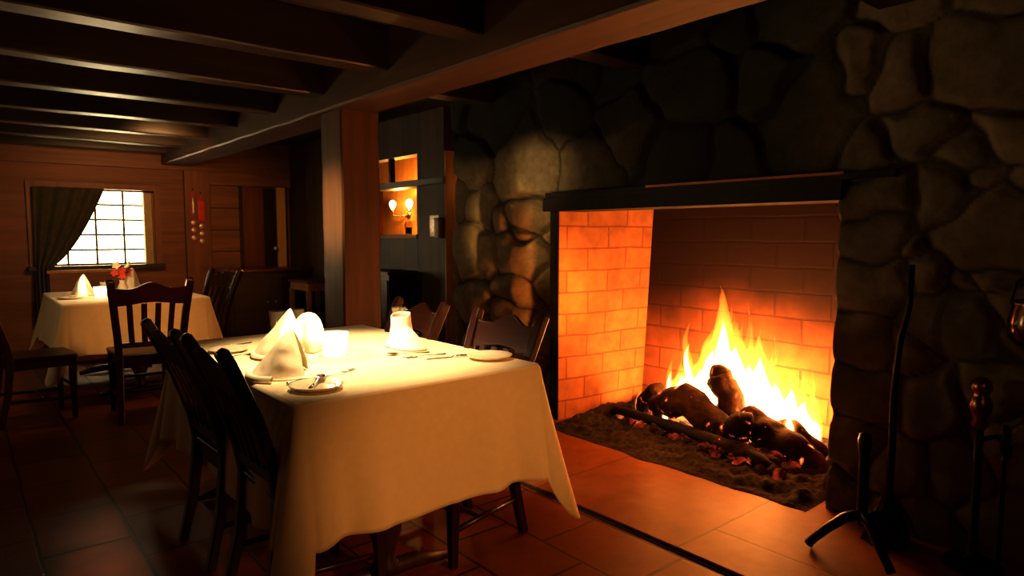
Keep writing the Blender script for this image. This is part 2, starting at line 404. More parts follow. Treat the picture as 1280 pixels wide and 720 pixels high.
MB().span((WX0 - .08, YB - .09, WZ0 - .045), (WX1 + .08, YB + .12, WZ0)).build('window_sill', M['darkwood'], win, bevel=.004)
MB().span((WX1 - .10, YB + .02, WZ0), (WX1 - .02, YB + .10, WZ1)).build('window_casing', M['windowwood'], win)

# header board, posts and plank panels on the far wall
def trim(n, a, c, mat, label):
    return struct(MB().span(a, c).build(f'trim_{n}', mat, bevel=.004), label, 'trim')
trim(1, (XL, YB - .05, 2.05), (3.4, YB, ZC), M['plain'], 'long brown header board along the top of the far wall')
trim(2, (2.12, YB - .07, 0), (2.40, YB, 2.06), M['plainv'], 'broad upright timber post on the far wall behind the hanging straps')
trim(3, (2.40, YB - .06, 1.90), (3.4, YB, 2.06), M['plain'], 'brown board over the door in the far wall')
b = MB()
for k in range(6): b.span((2.41, YB - .035, 0.30 + k * .265), (2.75, YB, 0.555 + k * .265))
struct(b.build('trim_4', M['plain'], bevel=.004), 'panel of wide horizontal planks left of the far door', 'trim')
dr = struct(MB().span((2.78, YB - .03, 0.02), (3.21, YB, 1.89)).build('door_1', M['paneldark_red'], bevel=.004), 'red brown plank door in the far wall', 'door')
MB().span((2.745, YB - .05, 0), (2.785, YB, 1.90)).build('door_frame', M['darkwood'], dr)
MB().span((3.22, YB - .06, 0), (3.325, YB, 1.90)).build('door_frame', M['jamb'], dr)
MB().span((3.05, YB - .045, 0.02), (3.20, YB - .031, 1.88)).build('door_shade_strip', M['darkwood'], dr)  # dark strip painted in for the shade down the door's right side
MB().lathe([(.005, 0), (.012, .004), (.012, .03), (.026, .04), (.028, .06), (.012, .072)], 14, axis='y').build('door_knob', M['silverbrass'], dr, smooth=True, loc=(3.17, YB - .045, 1.12)).rotation_euler = (PI, 0, 0)

# partition (X=3.4) between the dining room and the lamplit room, with hatch openings
PX0, PX1 = 3.40, 3.54
b = MB()
b.span((PX0, 6.62, 0), (PX1, YB, ZC))                 # solid far part
b.span((PX0, 5.45, 0), (PX1, 6.62, 1.26))             # below the hatch
b.span((PX0, 5.0, 2.06), (PX1, 6.62, ZC))             # head
b.span((PX0, 5.0, 0), (PX1, 5.45, 2.06))            # broad end post
struct(b.build('partition', M['paneldark'], bevel=.004), 'dark boarded partition left of the stone chimney, with two lamplit openings', 'partition')
trim(5, (PX0 - .03, 4.98, 1.755), (PX1 + .02, 6.62, 1.815), M['darkwood'], 'dark rail between the two lamplit openings of the partition')
trim(6, (PX1 - .14, 4.975, 0.02), (PX1 + .02, 5.0, 2.05), M['orangewood'], 'edge strip of the broad post beside the stone chimney, coloured as if lamplit')  # honey colour holds the lamplight on the post's end face
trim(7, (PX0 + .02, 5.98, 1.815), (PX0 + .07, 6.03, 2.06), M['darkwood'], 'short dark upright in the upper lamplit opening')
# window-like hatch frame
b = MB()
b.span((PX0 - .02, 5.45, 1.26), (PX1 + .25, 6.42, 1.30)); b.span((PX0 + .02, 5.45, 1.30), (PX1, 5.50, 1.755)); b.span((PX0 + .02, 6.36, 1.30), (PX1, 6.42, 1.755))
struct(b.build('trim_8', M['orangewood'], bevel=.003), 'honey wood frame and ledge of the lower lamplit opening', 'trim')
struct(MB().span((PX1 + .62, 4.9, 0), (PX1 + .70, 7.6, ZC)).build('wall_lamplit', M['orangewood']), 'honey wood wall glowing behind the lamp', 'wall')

# main beam, pillar, joists
def hewn(a, c, name, mat, nx, amp=.006):
    """box with slightly wavy, hand-hewn faces"""
    a, c = Vector(a), Vector(c); b = MB()
    d = c - a; ax = max(range(3), key=lambda i: d[i]); o1, o2 = [i for i in range(3) if i != ax]
    rings = []
    n = max(2, int(nx))
    prof = [(0, .04), (.04, 0), (.5, 0), (.96, 0), (1, .04), (1, .5), (1, .96), (.96, 1), (.5, 1), (.04, 1), (0, .96), (0, .5)]
    for i in range(n + 1):
        ring = []
        for (u, w) in prof:
            p = Vector((0, 0, 0)); p[ax] = a[ax] + d[ax] * i / n; p[o1] = a[o1] + d[o1] * u; p[o2] = a[o2] + d[o2] * w
            q = p + Vector((noise.noise(p * 2.3), noise.noise(p * 2.3 + Vector((9, 0, 0))), noise.noise(p * 2.3 + Vector((0, 9, 0))))) * amp
            q[ax] = p[ax]
            ring.append(b.bm.verts.new(q))
        rings.append(ring)
    m = len(prof)
    for r0, r1 in zip(rings, rings[1:]):
        for k in range(m): b.bm.faces.new((r0[k], r0[(k + 1) % m], r1[(k + 1) % m], r1[k]))
    b.bm.faces.new(rings[0][::-1]); b.bm.faces.new(rings[-1])
    return b.build(name, mat)
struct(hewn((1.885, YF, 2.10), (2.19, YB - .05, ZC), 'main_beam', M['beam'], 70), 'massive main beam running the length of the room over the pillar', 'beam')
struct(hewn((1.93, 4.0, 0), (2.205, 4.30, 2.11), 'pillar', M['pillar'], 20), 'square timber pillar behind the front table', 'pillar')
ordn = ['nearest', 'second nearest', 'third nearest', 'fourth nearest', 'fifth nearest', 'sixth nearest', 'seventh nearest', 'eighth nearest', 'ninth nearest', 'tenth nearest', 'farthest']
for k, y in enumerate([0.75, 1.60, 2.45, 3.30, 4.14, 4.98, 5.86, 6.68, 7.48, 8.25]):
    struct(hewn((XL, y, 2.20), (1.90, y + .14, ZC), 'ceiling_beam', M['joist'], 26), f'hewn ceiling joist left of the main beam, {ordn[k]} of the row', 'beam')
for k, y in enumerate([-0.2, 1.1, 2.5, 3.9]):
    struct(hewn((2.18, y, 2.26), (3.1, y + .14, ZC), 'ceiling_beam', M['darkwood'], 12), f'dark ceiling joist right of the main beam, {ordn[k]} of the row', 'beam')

# ------------------------------------------------------------------ stone chimney wall
def pix(px, py, X):
    d = fw + rt * ((px - 640) / 830) + up * ((360 - py) / 830)
    p = d * (X / d.x); return p.y, p.z + H
SX = 3.12
stones_px = [(655, 262, 26), (606, 258, 26), (588, 318, 34), (652, 322, 30), (622, 268, 15), (650, 291, 13), (676, 300, 18), (585, 375, 30), (645, 365, 22), (680, 350, 26), (640, 400, 24), (678, 420, 28), (600, 430, 30),
    (658, 198, 52), (596, 205, 34), (570, 250, 20), (735, 205, 40), (790, 165, 40), (850, 195, 48), (925, 190, 45), (700, 150, 40), (620, 150, 40), (870, 120, 50),
    (1010, 150, 62), (950, 110, 40), (1085, 190, 32), (1130, 105, 42), (1075, 95, 34), (1235, 85, 60), (1160, 165, 40), (1205, 190, 34), (1255, 165, 40), (1182, 250, 44), (1102, 248, 36), (1100, 295, 34), (1148, 312, 20), (1245, 288, 60), (1222, 225, 26), (1285, 225, 30),
    (1165, 352, 34), (1212, 362, 22), (1250, 350, 26), (1192, 408, 52), (1105, 360, 42), (1280, 402, 40), (1245, 425, 26), (1085, 420, 40), (1135, 440, 38), (1090, 490, 42), (1160, 500, 46), (1230, 500, 44), (1075, 560, 40), (1130, 580, 46), (1200, 590, 48), (1270, 570, 46), (1060, 620, 34), (1110, 650, 40), (1175, 660, 44), (1250, 660, 50),
    (560, 330, 26), (560, 400, 34), (640, 470, 34), (690, 480, 30), (600, 500, 34)]
S = []
for (px, py, r) in stones_px:
    y, z = pix(px, py, SX); d = (y * fw.y + SX * fw.x - (z - H) * math.sin(pitch)); S.append((y, z, r * d / 830 * 1.35))
rs = random.Random(3)
for k in range(400):   # fill the rest of the wall out of frame
    y, z = rs.uniform(-1.9, 4.6), rs.uniform(0, 2.5); r = rs.uniform(.12, .24)
    if 0.25 < y < 4.6 and not (z > 2.15): continue
    if all(math.hypot(y - a, z - c) > (r + q) * .75 for a, c, q in S): S.append((y, z, r))
for k in range(300):
    y, z = rs.uniform(-1.9, 4.6), rs.uniform(0, 2.5); r = rs.uniform(.07, .14)
    if all(math.hypot(y - a, z - c) > (r + q) * .85 for a, c, q in S): S.append((y, z, r))
S = np.array(S)
OY0, OY1, OZ = 1.385, 3.33, 1.56
dy = .0125
ys = np.arange(YF, 4.41, dy); zs = np.arange(0, ZC + dy, dy)
YY, ZZ = np.meshgrid(ys, zs, indexing='ij')
# domain warp
wy = .022 * np.sin(7.3 * ZZ + 3.1 * YY) + .014 * np.sin(17 * ZZ - 11 * YY + 1) + .008 * np.sin(31 * YY + 23 * ZZ)
wz = .022 * np.sin(6.1 * YY - 2.3 * ZZ + 2) + .014 * np.sin(15 * YY + 13 * ZZ) + .008 * np.sin(37 * ZZ - 19 * YY)
D1 = np.full(YY.shape, 1e9); D2 = D1.copy(); ID = np.zeros(YY.shape, int)
for i, (a, c, r) in enumerate(S):
    d = np.sqrt(((YY + wy - a) * .92) ** 2 + ((ZZ + wz - c) * 1.08) ** 2) - r * .9
    m1 = d < D1
    D2 = np.where(m1, D1, np.minimum(D2, d)); ID = np.where(m1, i, ID); D1 = np.where(m1, d, D1)
gap = D2 - D1
f = np.clip((gap - .012) / .06, 0, 1); f = f * f * (3 - 2 * f)
rnd = np.array([rs.random() for _ in S]); rnd2 = np.array([rs.random() for _ in S])
bul = np.clip(gap / .25, 0, 1) ** .5
jn = .5 + .5 * np.sin(5.1 * YY + 2.2) * np.sin(4.3 * ZZ + 1.3)
hgt = f * (.012 + .022 * jn) + bul * .022 + (rnd[ID] - .5) * .03 * f + .006 * np.sin(23 * YY + 9 * ZZ) * np.sin(19 * ZZ)
base = np.full(YY.shape, SX)
ch = np.clip((3.68 - YY) / .35, 0, 1) * (YY > 3.0)
base = base + np.where(ZZ < OZ + .02, ch ** 1.3 * .24, 0)
XX = base - hgt
tone = .75 + .4 * rnd[ID]
cA = np.array([0.25, 0.195, 0.115]); cB = np.array([0.20, 0.165, 0.11])
colr = (cA[None, None] * (rnd2[ID][..., None]) + cB[None, None] * (1 - rnd2[ID][..., None])) * tone[..., None]
mort = np.array([0.050, 0.036, 0.022])
fm = np.clip((gap - .002 - .012 * jn) / .016, 0, 1)[..., None]
colr = mort * (1 - fm) + colr * fm
# soot above the fireplace opening, with beam shade painted in near the ceiling
soot_shade = np.exp(-(((YY - 2.15) / .85) ** 4)) * np.clip((ZZ - 1.2) / .3, 0, 1) * .93
soot_shade = np.maximum(soot_shade, np.clip((ZZ - 1.80 + .06 * np.sin(5 * YY)) / .16, 0, 1) * .95 * np.clip((YY - 1.3) / .8, 0, 1))  # shade under the beam, darkened into the stone colour
soot_shade = np.clip(soot_shade, 0, .94)
colr = colr * (1 - soot_shade[..., None])
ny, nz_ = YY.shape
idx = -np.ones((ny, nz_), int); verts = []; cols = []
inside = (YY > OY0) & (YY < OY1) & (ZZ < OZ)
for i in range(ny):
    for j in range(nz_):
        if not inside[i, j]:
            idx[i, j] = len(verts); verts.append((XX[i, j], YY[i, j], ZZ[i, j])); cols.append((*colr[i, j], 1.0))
faces = []
for i in range(ny - 1):
    for j in range(nz_ - 1):
        q = (idx[i, j], idx[i, j + 1], idx[i + 1, j + 1], idx[i + 1, j])
        if min(q) >= 0: faces.append(q)
# returns into the opening
i0 = np.where(ys <= OY0)[0][-1]; i1 = np.where(ys >= OY1)[0][0]; j1 = np.where(zs >= OZ)[0][0]
def ret(chain, depth):
    new = []
    for v in chain:
        p = verts[v]; verts.append((p[0] + depth, p[1], p[2])); cols.append(cols[v]); new.append(len(verts) - 1)
    for a in range(len(chain) - 1): faces.append((chain[a], chain[a + 1], new[a + 1], new[a]))
ret([idx[i0, j] for j in range(j1 + 1)], .22); ret([idx[i1, j] for j in range(j1 + 1)], .05)
ret([idx[i, j1] for i in range(i0, i1 + 1)], .30); ret([idx[ny - 1, j] for j in range(nz_)], 1.25)
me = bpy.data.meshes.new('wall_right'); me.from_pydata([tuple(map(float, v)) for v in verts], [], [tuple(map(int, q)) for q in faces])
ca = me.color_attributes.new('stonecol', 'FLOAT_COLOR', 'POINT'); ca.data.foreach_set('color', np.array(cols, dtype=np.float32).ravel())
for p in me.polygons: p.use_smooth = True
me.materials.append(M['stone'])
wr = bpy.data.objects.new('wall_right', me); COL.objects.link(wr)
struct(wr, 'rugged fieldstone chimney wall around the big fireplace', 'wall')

# ------------------------------------------------------------------ fireplace
fp = thing('fireplace', 'huge open fireplace with brick lining, iron lintel and flagstone hearth', 'fireplace', (3.15, 2.3, 0))
def fpart(mb, name, mat, **k):
    o = mb.build(name, mat, None, **k); o.parent = fp; o.matrix_parent_inverse = Matrix.Translation((-3.15, -2.3, 0)); return o
def quad_slab(pts, n, t=.08):
    """pts: four corners; back-face offset along n"""
    b = MB(); A = [b.bm.verts.new(p) for p in pts]; B = [b.bm.verts.new(Vector(p) + Vector(n) * t) for p in pts]
    b.bm.faces.new(A); b.bm.faces.new(B[::-1])
    for k in range(4): b.bm.faces.new((A[k], A[(k + 1) % 4], B[(k + 1) % 4], B[k]))
    return b
fpart(quad_slab([(3.16, 3.265, 0), (4.02, 3.215, 0), (4.02, 3.08, 2.3), (3.16, 3.265, 2.3)], (0, 1, 0)), 'brick_side', M['brick_side'])
fpart(quad_slab([(4.0, 3.30, 0), (4.0, 1.2, 0), (4.0, 1.2, 2.3), (4.0, 3.30, 2.3)], (1, 0, 0)), 'brick_back', M['brick_back'])
fpart(quad_slab([(3.20, 1.40, 0), (4.02, 1.52, 0), (4.02, 1.52, 2.3), (3.20, 1.40, 2.3)], (0, -1, 0)), 'brick_side', M['brick_side'])
fpart(MB().span((3.2, 1.1, 2.28), (4.1, 3.4, 2.36)), 'smoke_shelf', M['soot_shade'])
fpart(MB().span((3.33, 1.2, 1.50), (3.42, 3.36, 2.3)), 'chimney_breast', M['soot_shade'])
fpart(MB().span((3.06, 1.13, 1.545), (3.36, 3.30, 1.575)).span((3.075, 1.36, 1.455), (3.36, 3.34, 1.545)), 'lintel', M['ironrust'])
fpart(MB().span((3.052, 1.34, 1.568), (3.062, 2.45, 1.580)), 'lintel_highlight', simple('painted_highlight', (.40, .12, .04), rough=.5, var=.3))  # orange strip painted in as the light caught along the lintel edge
fpart(MB().span((3.150, 3.266, 0.0), (3.25, 3.345, 1.50)), 'jamb_gap_shade', M['soot_shade'])  # black filler for the shadowed crack between stone and brick
hs = fpart(MB().span((2.225, -1.5, -0.02), (4.0, 4.3, 0.012)), 'hearth_slab', M['hearth'], bevel=.004)
fpart(MB().span((2.200, -1.5, -0.02), (2.228, 4.3, 0.004)), 'hearth_joint', M['soot_shade'])

# ash bed (uncountable) and embers
def ashf(u, v):
    y = 1.42 + 1.80 * u; x = 2.96 + 1.02 * v
    e = min(1, v / .12) * min(1, u / .04, (1 - u) / .04)
    x += .05 * noise.noise(Vector((y * 4, 1, 0))) * (1 - v)
    if v == 0: return (x, y, .004)
    z = .014 + e * (.018 + .036 * noise.noise(Vector((x * 11, y * 11, 2))) + .016 * noise.noise(Vector((x * 30, y * 30, 5))) + .05 * min(1, v * 1.6))
    return (x, y, max(z, .005))
tag(MB().grid(ashf, 150, 70).build('ash', M['ash'], smooth=True), 'grey wood ash spread under and in front of the burning logs', 'ash', kind='stuff')
b = MB()
rr = random.Random(5)
for k in range(170):
    y = rr.uniform(1.66, 2.92); x = 3.245 + .13 * (y - 1.7) + rr.uniform(-.05, .20); s = rr.uniform(.012, .034)
    res = bmesh.ops.create_icosphere(b.bm, subdivisions=2, radius=s)
    ro = Matrix.Rotation(rr.uniform(0, 6), 4, 'Z') @ Matrix.Rotation(rr.uniform(0, 6), 4, 'X')
    bmesh.ops.transform(b.bm, matrix=Matrix.Translation((x, y, .06 + rr.uniform(0, .035))) @ ro @ Matrix.Diagonal((1.5, .9, .7, 1)), verts=res['verts'])
    for v in res['verts']: v.co += Vector((noise.noise(v.co * 40), noise.noise(v.co * 40 + Vector((5, 0, 0))), noise.noise(v.co * 40 + Vector((0, 5, 0))))) * .012
tag(b.build('embers', M['ember']), 'red glowing embers heaped beneath the logs', 'embers', kind='stuff')

# logs
def log(label, pts, rads, seed=0):
    pts = [Vector(p) for p in pts]; P_, Q_ = [], []
    n = 26
    for i in range(n + 1):
        t = i / n * (len(pts) - 1); k = min(int(t), len(pts) - 2); fr = t - k
        p = pts[k].lerp(pts[k + 1], fr); r = rads[k] * (1 - fr) + rads[k + 1] * fr
        p = p + Vector((noise.noise(Vector((t * 2, seed, 0))), noise.noise(Vector((t * 2, seed, 3))), noise.noise(Vector((t * 2, seed, 6))))) * .018
        e = min(i, n - i); r *= (.55, .86)[e] if e < 2 else 1
        P_.append(p); Q_.append(r)
    o = MB().tube(P_, Q_, 20, jitter=.30).build('firewood_log', M['log'], smooth=True)
    return tag(o, label, 'log', 'burning logs in the fireplace')
log('thick charred log leaning across the middle of the fire', [(3.50, 2.72, .15), (3.46, 2.42, .27), (3.42, 2.13, .12)], [.072, .105, .08], 1)
log('split log standing upright at the peak of the fire', [(3.60, 2.17, .16), (3.58, 2.24, .36), (3.57, 2.29, .50)], [.085, .085, .045], 2)
log('short charred stump at the left end of the fire', [(3.60, 2.90, .08), (3.57, 2.78, .20), (3.55, 2.71, .29)], [.055, .06, .045], 3)
log('dark log end sloping down at the right of the fire', [(3.52, 2.08, .25), (3.50, 1.86, .15), (3.47, 1.57, .075)], [.07, .095, .07], 4)
log('rounded chunk of wood in the centre right of the fire', [(3.42, 2.14, .10), (3.42, 2.04, .19), (3.43, 1.95, .24)], [.075, .085, .05], 5)
log('blackened log lying low at the front right of the fire', [(3.31, 2.12, .10), (3.29, 1.90, .085), (3.29, 1.72, .065)], [.045, .058, .042], 6)
log('small burnt branch behind the right hand log', [(3.60, 2.00, .16), (3.60, 1.80, .20), (3.58, 1.60, .10)], [.035, .045, .035], 7)
# iron fire bar in front with a curled left end
ptsb = [(3.50, 3.05, .045), (3.46, 3.03, .05), (3.43, 3.01, .075), (3.41, 2.96, .105), (3.39, 2.85, .115), (3.37, 2.65, .115), (3.35, 2.4, .115), (3.32, 2.15, .11), (3.29, 1.95, .10), (3.26, 1.80, .085), (3.25, 1.72, .055), (3.25, 1.70, .03)]
gr = thing('fire_bar', 'black curved iron bar holding the logs at the front of the fire', 'fire bar', (3.35, 2.4, 0))
o = MB().tube(ptsb, [.014, .018, .022, .026, .028, .032, .034, .036, .038, .04, .036, .02], 12, jitter=.15).build('bar', M['ironrust'], smooth=True)
o.parent = gr; o.matrix_parent_inverse = Matrix.Translation((-3.35, -2.4, 0))
for (x, y) in ((3.395, 2.8), (3.31, 2.05)):
    o = MB().tube([(x, y, .11), (x, y, .02)], [.02, .024], 8).build('leg', M['ironrust'], smooth=True)
    o.parent = gr; o.matrix_parent_inverse = Matrix.Translation((-3.35, -2.4, 0))

# flames: glowing gas volumes
def tongues(name, lst, mat, vox):
    b = MB()
    for (x, y, z0, h, r, lean, sd) in lst:
        n = 22; P_, Q_ = [], []
        for i in range(n + 1):
            t = i / n
            off = Vector((noise.noise(Vector((t * 2.2, sd, 1))), noise.noise(Vector((t * 2.2, sd, 7))), 0)) * (.10 * t * h + .012)
            P_.append(Vector((x, y + lean * t * h, z0 + h * t)) + off)
            Q_.append(max(.002, r * (1.9 * (t + .10) ** .45 * (1 - t) ** 1.15)))
        b.tube(P_, Q_, 12, flat=(1, 1))
    o = b.build(name, mat)
    md = o.modifiers.new('r', 'REMESH'); md.mode = 'VOXEL'; md.voxel_size = vox
    return o
fl = []
spec = [ # x, y, z0, h, r, lean
    (3.68, 2.30, .12, .90, .075, .03), (3.66, 2.23, .12, .66, .09, .02), (3.70, 2.38, .12, .60, .08, .05), (3.64, 2.53, .14, .64, .038, .02), (3.68, 2.46, .12, .42, .08, .05),
    (3.70, 2.13, .12, .52, .09, .02), (3.70, 2.03, .12, .60, .07, .06), (3.68, 1.95, .12, .40, .08, .05), (3.68, 1.86, .10, .42, .06, .04), (3.66, 1.77, .10, .34, .06, .02), (3.64, 1.70, .08, .26, .05, .02),
    (3.66, 2.62, .12, .34, .06, .03), (3.66, 2.72, .10, .40, .03, .03), (3.64, 2.79, .10, .22, .035, .0), (3.60, 2.90, .06, .17, .035, .02),
    (3.50, 2.33, .10, .20, .03, .0), (3.46, 2.06, .10, .22, .03, .1), (3.46, 2.58, .10, .14, .022, .0), (3.56, 2.62, .10, .26, .05, .05), (3.53, 2.03, .14, .30, .035, .05), (3.56, 1.80, .12, .22, .045, .05),
    (3.70, 2.27, .3, .62, .03, .02), (3.67, 2.33, .3, .74, .022, .0), (3.72, 2.20, .3, .55, .02, .05), (3.70, 2.08, .3, .50, .022, .03), (3.69, 1.98, .25, .42, .02, .0), (3.69, 2.66, .2, .40, .014, .0), (3.69, 1.82, .2, .36, .02, .04)]
spec = [(x, y, z, h * (1.0 if k else .97), r * (1.3 if k < 12 and r > .05 else 1.0), ln) for k, (x, y, z, h, r, ln) in enumerate(spec)]
rt_ = random.Random(11)
for k in range(16):
    y = rt_.uniform(1.72, 2.72); spec.append((3.69 + rt_.uniform(-.03, .05), y, .18, (.30 + .42 * math.exp(-((y - 2.25) / .28) ** 2)) * rt_.uniform(.85, 1.2), rt_.uniform(.014, .026), rt_.uniform(-.03, .06)))
outer = [(x, y, z, h, r * 1.25, ln, k * 3.7) for k, (x, y, z, h, r, ln) in enumerate(spec)]
core = [(x, y, z, h * .78, r * .98, ln, k * 3.7) for k, (x, y, z, h, r, ln) in enumerate(spec[:21])]
fo = tongues('flames', outer, flame_mat('flame_outer', .1, 1.0, 30, (1.0, .30, .035), (1.0, .25, .025), 26), .009)
tag(fo, 'tall bright yellow orange flames rising from the logs', 'fire', kind='stuff')
fc = tongues('flame_core', core, flame_mat('flame_core', .1, .8, 330, (1.0, .47, .14), (1.0, .40, .09), 200), .009); fc.parent = fo
fc['kind'] = 'stuff'; fc['label'] = 'white hot inner flames'

# ------------------------------------------------------------------ fire irons
an = thing('andiron', 'black iron andiron with round topped post and arched feet, beside the hearth', 'andiron', (2.76, 1.085, .012))
MB().lathe([(.020, .12), (.021, .2), (.019, .40), (.024, .43), (.027, .46), (.022, .49), (.008, .497)], 16).build('post', M['iron'], an, smooth=True)
def arch(s): return [(0, 0, .16), (-.04 , s * .05, .14), (-.085, s * .10, .09), (-.11, s * .145, .035), (-.115, s * .16, .012)]
for s in (-1, 1): MB().tube(arch(s), [.022, .021, .019, .017, .018], 10).build('foot', M['iron'], an, smooth=True)
MB().tube([(0, 0, .13), (.12, .0, .12), (.22, 0, .10), (.25, 0, .012)], [.022, .02, .02, .018], 10).build('log_bar', M['iron'], an, smooth=True)
br = thing('hearth_broom', 'long handled black hearth broom leaning on the stone wall', 'broom', (2.95, 1.06, .012))
MB().tube([(0, 0, .14), (.006, -.004, .4), (.02, .004, .62), (.035, -.006, .85), (.05, -.03, 1.0), (.055, -.032, 1.165)], [.016, .015, .014, .013, .012, .010], 10).build('handle', M['iron'], br, smooth=True)
def bwave(a, z): return 1 + .08 * math.sin(9 * a) + .05 * math.sin(17 * a + z * 30)
MB().lathe([(.02, .22), (.028, .17), (.045, .13), (.075, .06), (.09, .0)], 36, wave=bwave).build('bristle_head', M['bristle'], br, smooth=True)
MB().lathe([(.03, .168), (.034, .172), (.034, .18), (.03, .184)], 18).build('binding', M['ironrust'], br, smooth=True)
po = thing('fire_iron_stand', 'dark iron stand with knobbed glinting top near the right edge', 'fire iron stand', (2.98, .76, .012))
MB().lathe([(.10, 0), (.10, .012), (.03, .03), (.016, .05), (.015, .40), (.015, .56)], 18).build('pole', M['iron'], po, smooth=True)
MB().lathe([(.016, .54), (.032, .56), (.022, .585), (.036, .61), (.040, .64), (.030, .67), (.024, .68), (.038, .70), (.032, .73), (.012, .745)], 20).build('knob', simple('dark_bronze', (.32, .17, .08), rough=.25, metal=1.0, var=.3), po, smooth=True)
MB().tube([(0, 0, .50), (.03, -.05, .52), (.05, -.09, .48), (.045, -.085, .44)], .010, 8).build('hook', M['iron'], po, smooth=True)
pl = thing('fire_poker', 'thin black poker hanging from the knobbed iron stand', 'poker', (3.02, .685, .03))
MB().tube([(.0, 0, .0), (0, 0, .1), (0, 0, .40), (0, 0, .44)], [.006, .009, .009, .008], 8).build('shaft', M['iron'], pl, smooth=True)
MB().lathe([(.006, .44), (.016, .455), (.018, .50), (.014, .54), (.006, .55)], 12).build('handle', M['iron'], pl, smooth=True)
hp = thing('iron_pot', 'glossy black iron pot hanging on the stones at the right edge', 'pot', (2.93, .590, .90))
MB().lathe([(.012, 0), (.06, .004), (.085, .03), (.09, .09), (.078, .15), (.086, .165), (.082, .165), (.074, .15), (.08, .09), (.03, .02)], 28).build('pot_body', simple('glossy_iron', (.10, .075, .06), rough=.18, metal=1.0, var=.3), hp, smooth=True)
MB().tube([(0, -.084, .15), (0, -.07, .23), (0, 0, .28), (0, .07, .23), (0, .084, .15)], .006, 8).build('bail_handle', M['iron'], hp, smooth=True)
MB().tube([(.13, 0, .30), (.06, 0, .285), (.0, 0, .27), (-.02, 0, .29)], .007, 8).build('hook', M['iron'], hp, smooth=True)

# ------------------------------------------------------------------ dining chairs
def make_chair(label, loc, rz, group=None):
    """faces local +x; back leans towards -x"""
    t = thing('dining_chair', label, 'chair', loc, rz, group)
    # seat, slightly dished, wider in front
    out = [(-.185, -.165), (-.185, .165), (.05, .205), (.20, .215), (.215, .19), (.22, .0), (.215, -.19), (.20, -.215), (.05, -.205)]
    MB().prism(out, .435, .462, 'xy').build('seat', M['chair_x'], t, bevel=.008)
    b = MB()
    b.span((.165, -.17, .375), (.188, .17, .436)); b.span((-.175, -.15, .375), (-.155, .15, .436))
    for s in (-1, 1):
        b.tube([(-.16, s * .158, .405), (.17, s * .186, .405)], [.026, .026], 4, sq=True, flat=(.4, 1))
    b.build('seat_frame', M['chair_x'], t)
    for s in (-1, 1):
        MB().tube([(.178, s * .188, .436), (.178, s * .188, .30), (.180, s * .190, .0)], [.021, .021, .015], 4, sq=True).build('leg', M['chair'], t, bevel=.004)
        MB().tube([(-.172, s * .168, .47), (-.176, s * .168, .40), (-.195, s * .170, .22), (-.245, s * .176, .0)], [.019, .020, .019, .017], 4, sq=True).build('leg', M['chair'], t, bevel=.004)
        MB().tube([(-.170, s * .168, .44), (-.190, s * .172, .56), (-.245, s * .185, .74), (-.325, s * .200, .93), (-.345, s * .203, .968), (-.352, s * .204, .978)],
                  [.020, .020, .020, .021, .020, .012], 4, sq=True, flat=(1.0, 1.0)).build('back_post', M['chair'], t, bevel=.005)
    # crest rail: serpentine top, slightly bowed backwards
    def crest(yf, zf, side):
        x = -.172 - .155 * ((zf - .56) / .37) - .018 * math.cos(yf / .19 * PI / 2)
        return (x + side * .011, yf, zf)
    b = MB(); n = 28; rows = []
    for i in range(n + 1):
        u = -1 + 2 * i / n; y = u * .192
        top = .905 + .055 * math.exp(-(u / .42) ** 2) - .012 * math.cos(u * PI * 1.0) * (abs(u) > .5) + .012 * (abs(u) ** 6)
        bot = .800 + .022 * math.cos(u * PI * .5) ** 2
        rows.append([b.bm.verts.new(crest(y, bot, 1)), b.bm.verts.new(crest(y, (top + bot) / 2, 1)), b.bm.verts.new(crest(y, top, 1)), b.bm.verts.new(crest(y, top, -1)), b.bm.verts.new(crest(y, (top + bot) / 2, -1)), b.bm.verts.new(crest(y, bot, -1))])
    for a, c in zip(rows, rows[1:]):
        for k in range(6): b.bm.faces.new((a[k], a[(k + 1) % 6], c[(k + 1) % 6], c[k]))
    b.bm.faces.new(rows[0]); b.bm.faces.new(rows[-1][::-1])
    b.build('crest_rail', M['chair_x'], t, bevel=.004)
    MB().tube([(-.188, -.17, .525), (-.195, 0, .525), (-.188, .17, .525)], [.017, .017, .017], 4, sq=True, flat=(.7, 1)).build('lower_rail', M['chair_x'], t)
    for k in range(4):
        y = -.105 + .07 * k
        MB().tube([(-.190, y * .95, .53), (-.222, y, .66), (-.282, y * 1.06, .81)], [.013, .013, .013], 4, sq=True, flat=(.45, 1.15) if True else (1, 1)).build('slat', M['chair'], t)
    for s in (-1, 1):
        MB().tube([(-.212, s * .172, .17), (.178, s * .189, .15)], [.012, .012], 8).build('stretcher', M['chair'], t, smooth=True)
    MB().tube([(.02, -.180, .158), (.02, .180, .158)], [.011, .011], 8).build('stretcher', M['chair'], t, smooth=True)
    MB().tube([(.178, -.188, .24), (.178, .188, .24)], [.012, .012], 8).build('stretcher', M['chair'], t, smooth=True)
    return t
G1 = None
ZS = .975
c0 = make_chair('dark wooden dining chair at the near left corner of the front table', (.945, 2.275, 0), 0)
c0.scale = (1, 1, ZS)
dup(c0, (.935, 2.83, 0), .03, 'dark wooden dining chair second along the left side of the front table', scale=(1, 1, ZS))
dup(c0, (1.585, 2.27, 0), PI + .12, 'dark wooden dining chair on the fireplace side of the front table, nearer the fire', scale=(1, 1, ZS))
dup(c0, (1.55, 2.98, 0), PI + .08, 'dark wooden dining chair on the far right of the front table, behind the upright napkin', scale=(1, 1, ZS))
dup(c0, (1.05, 5.38, 0), PI / 2 - .10, 'dark wooden chair with its slatted back turned to the viewer at the far table', scale=(1.10, 1.18, 1.02))
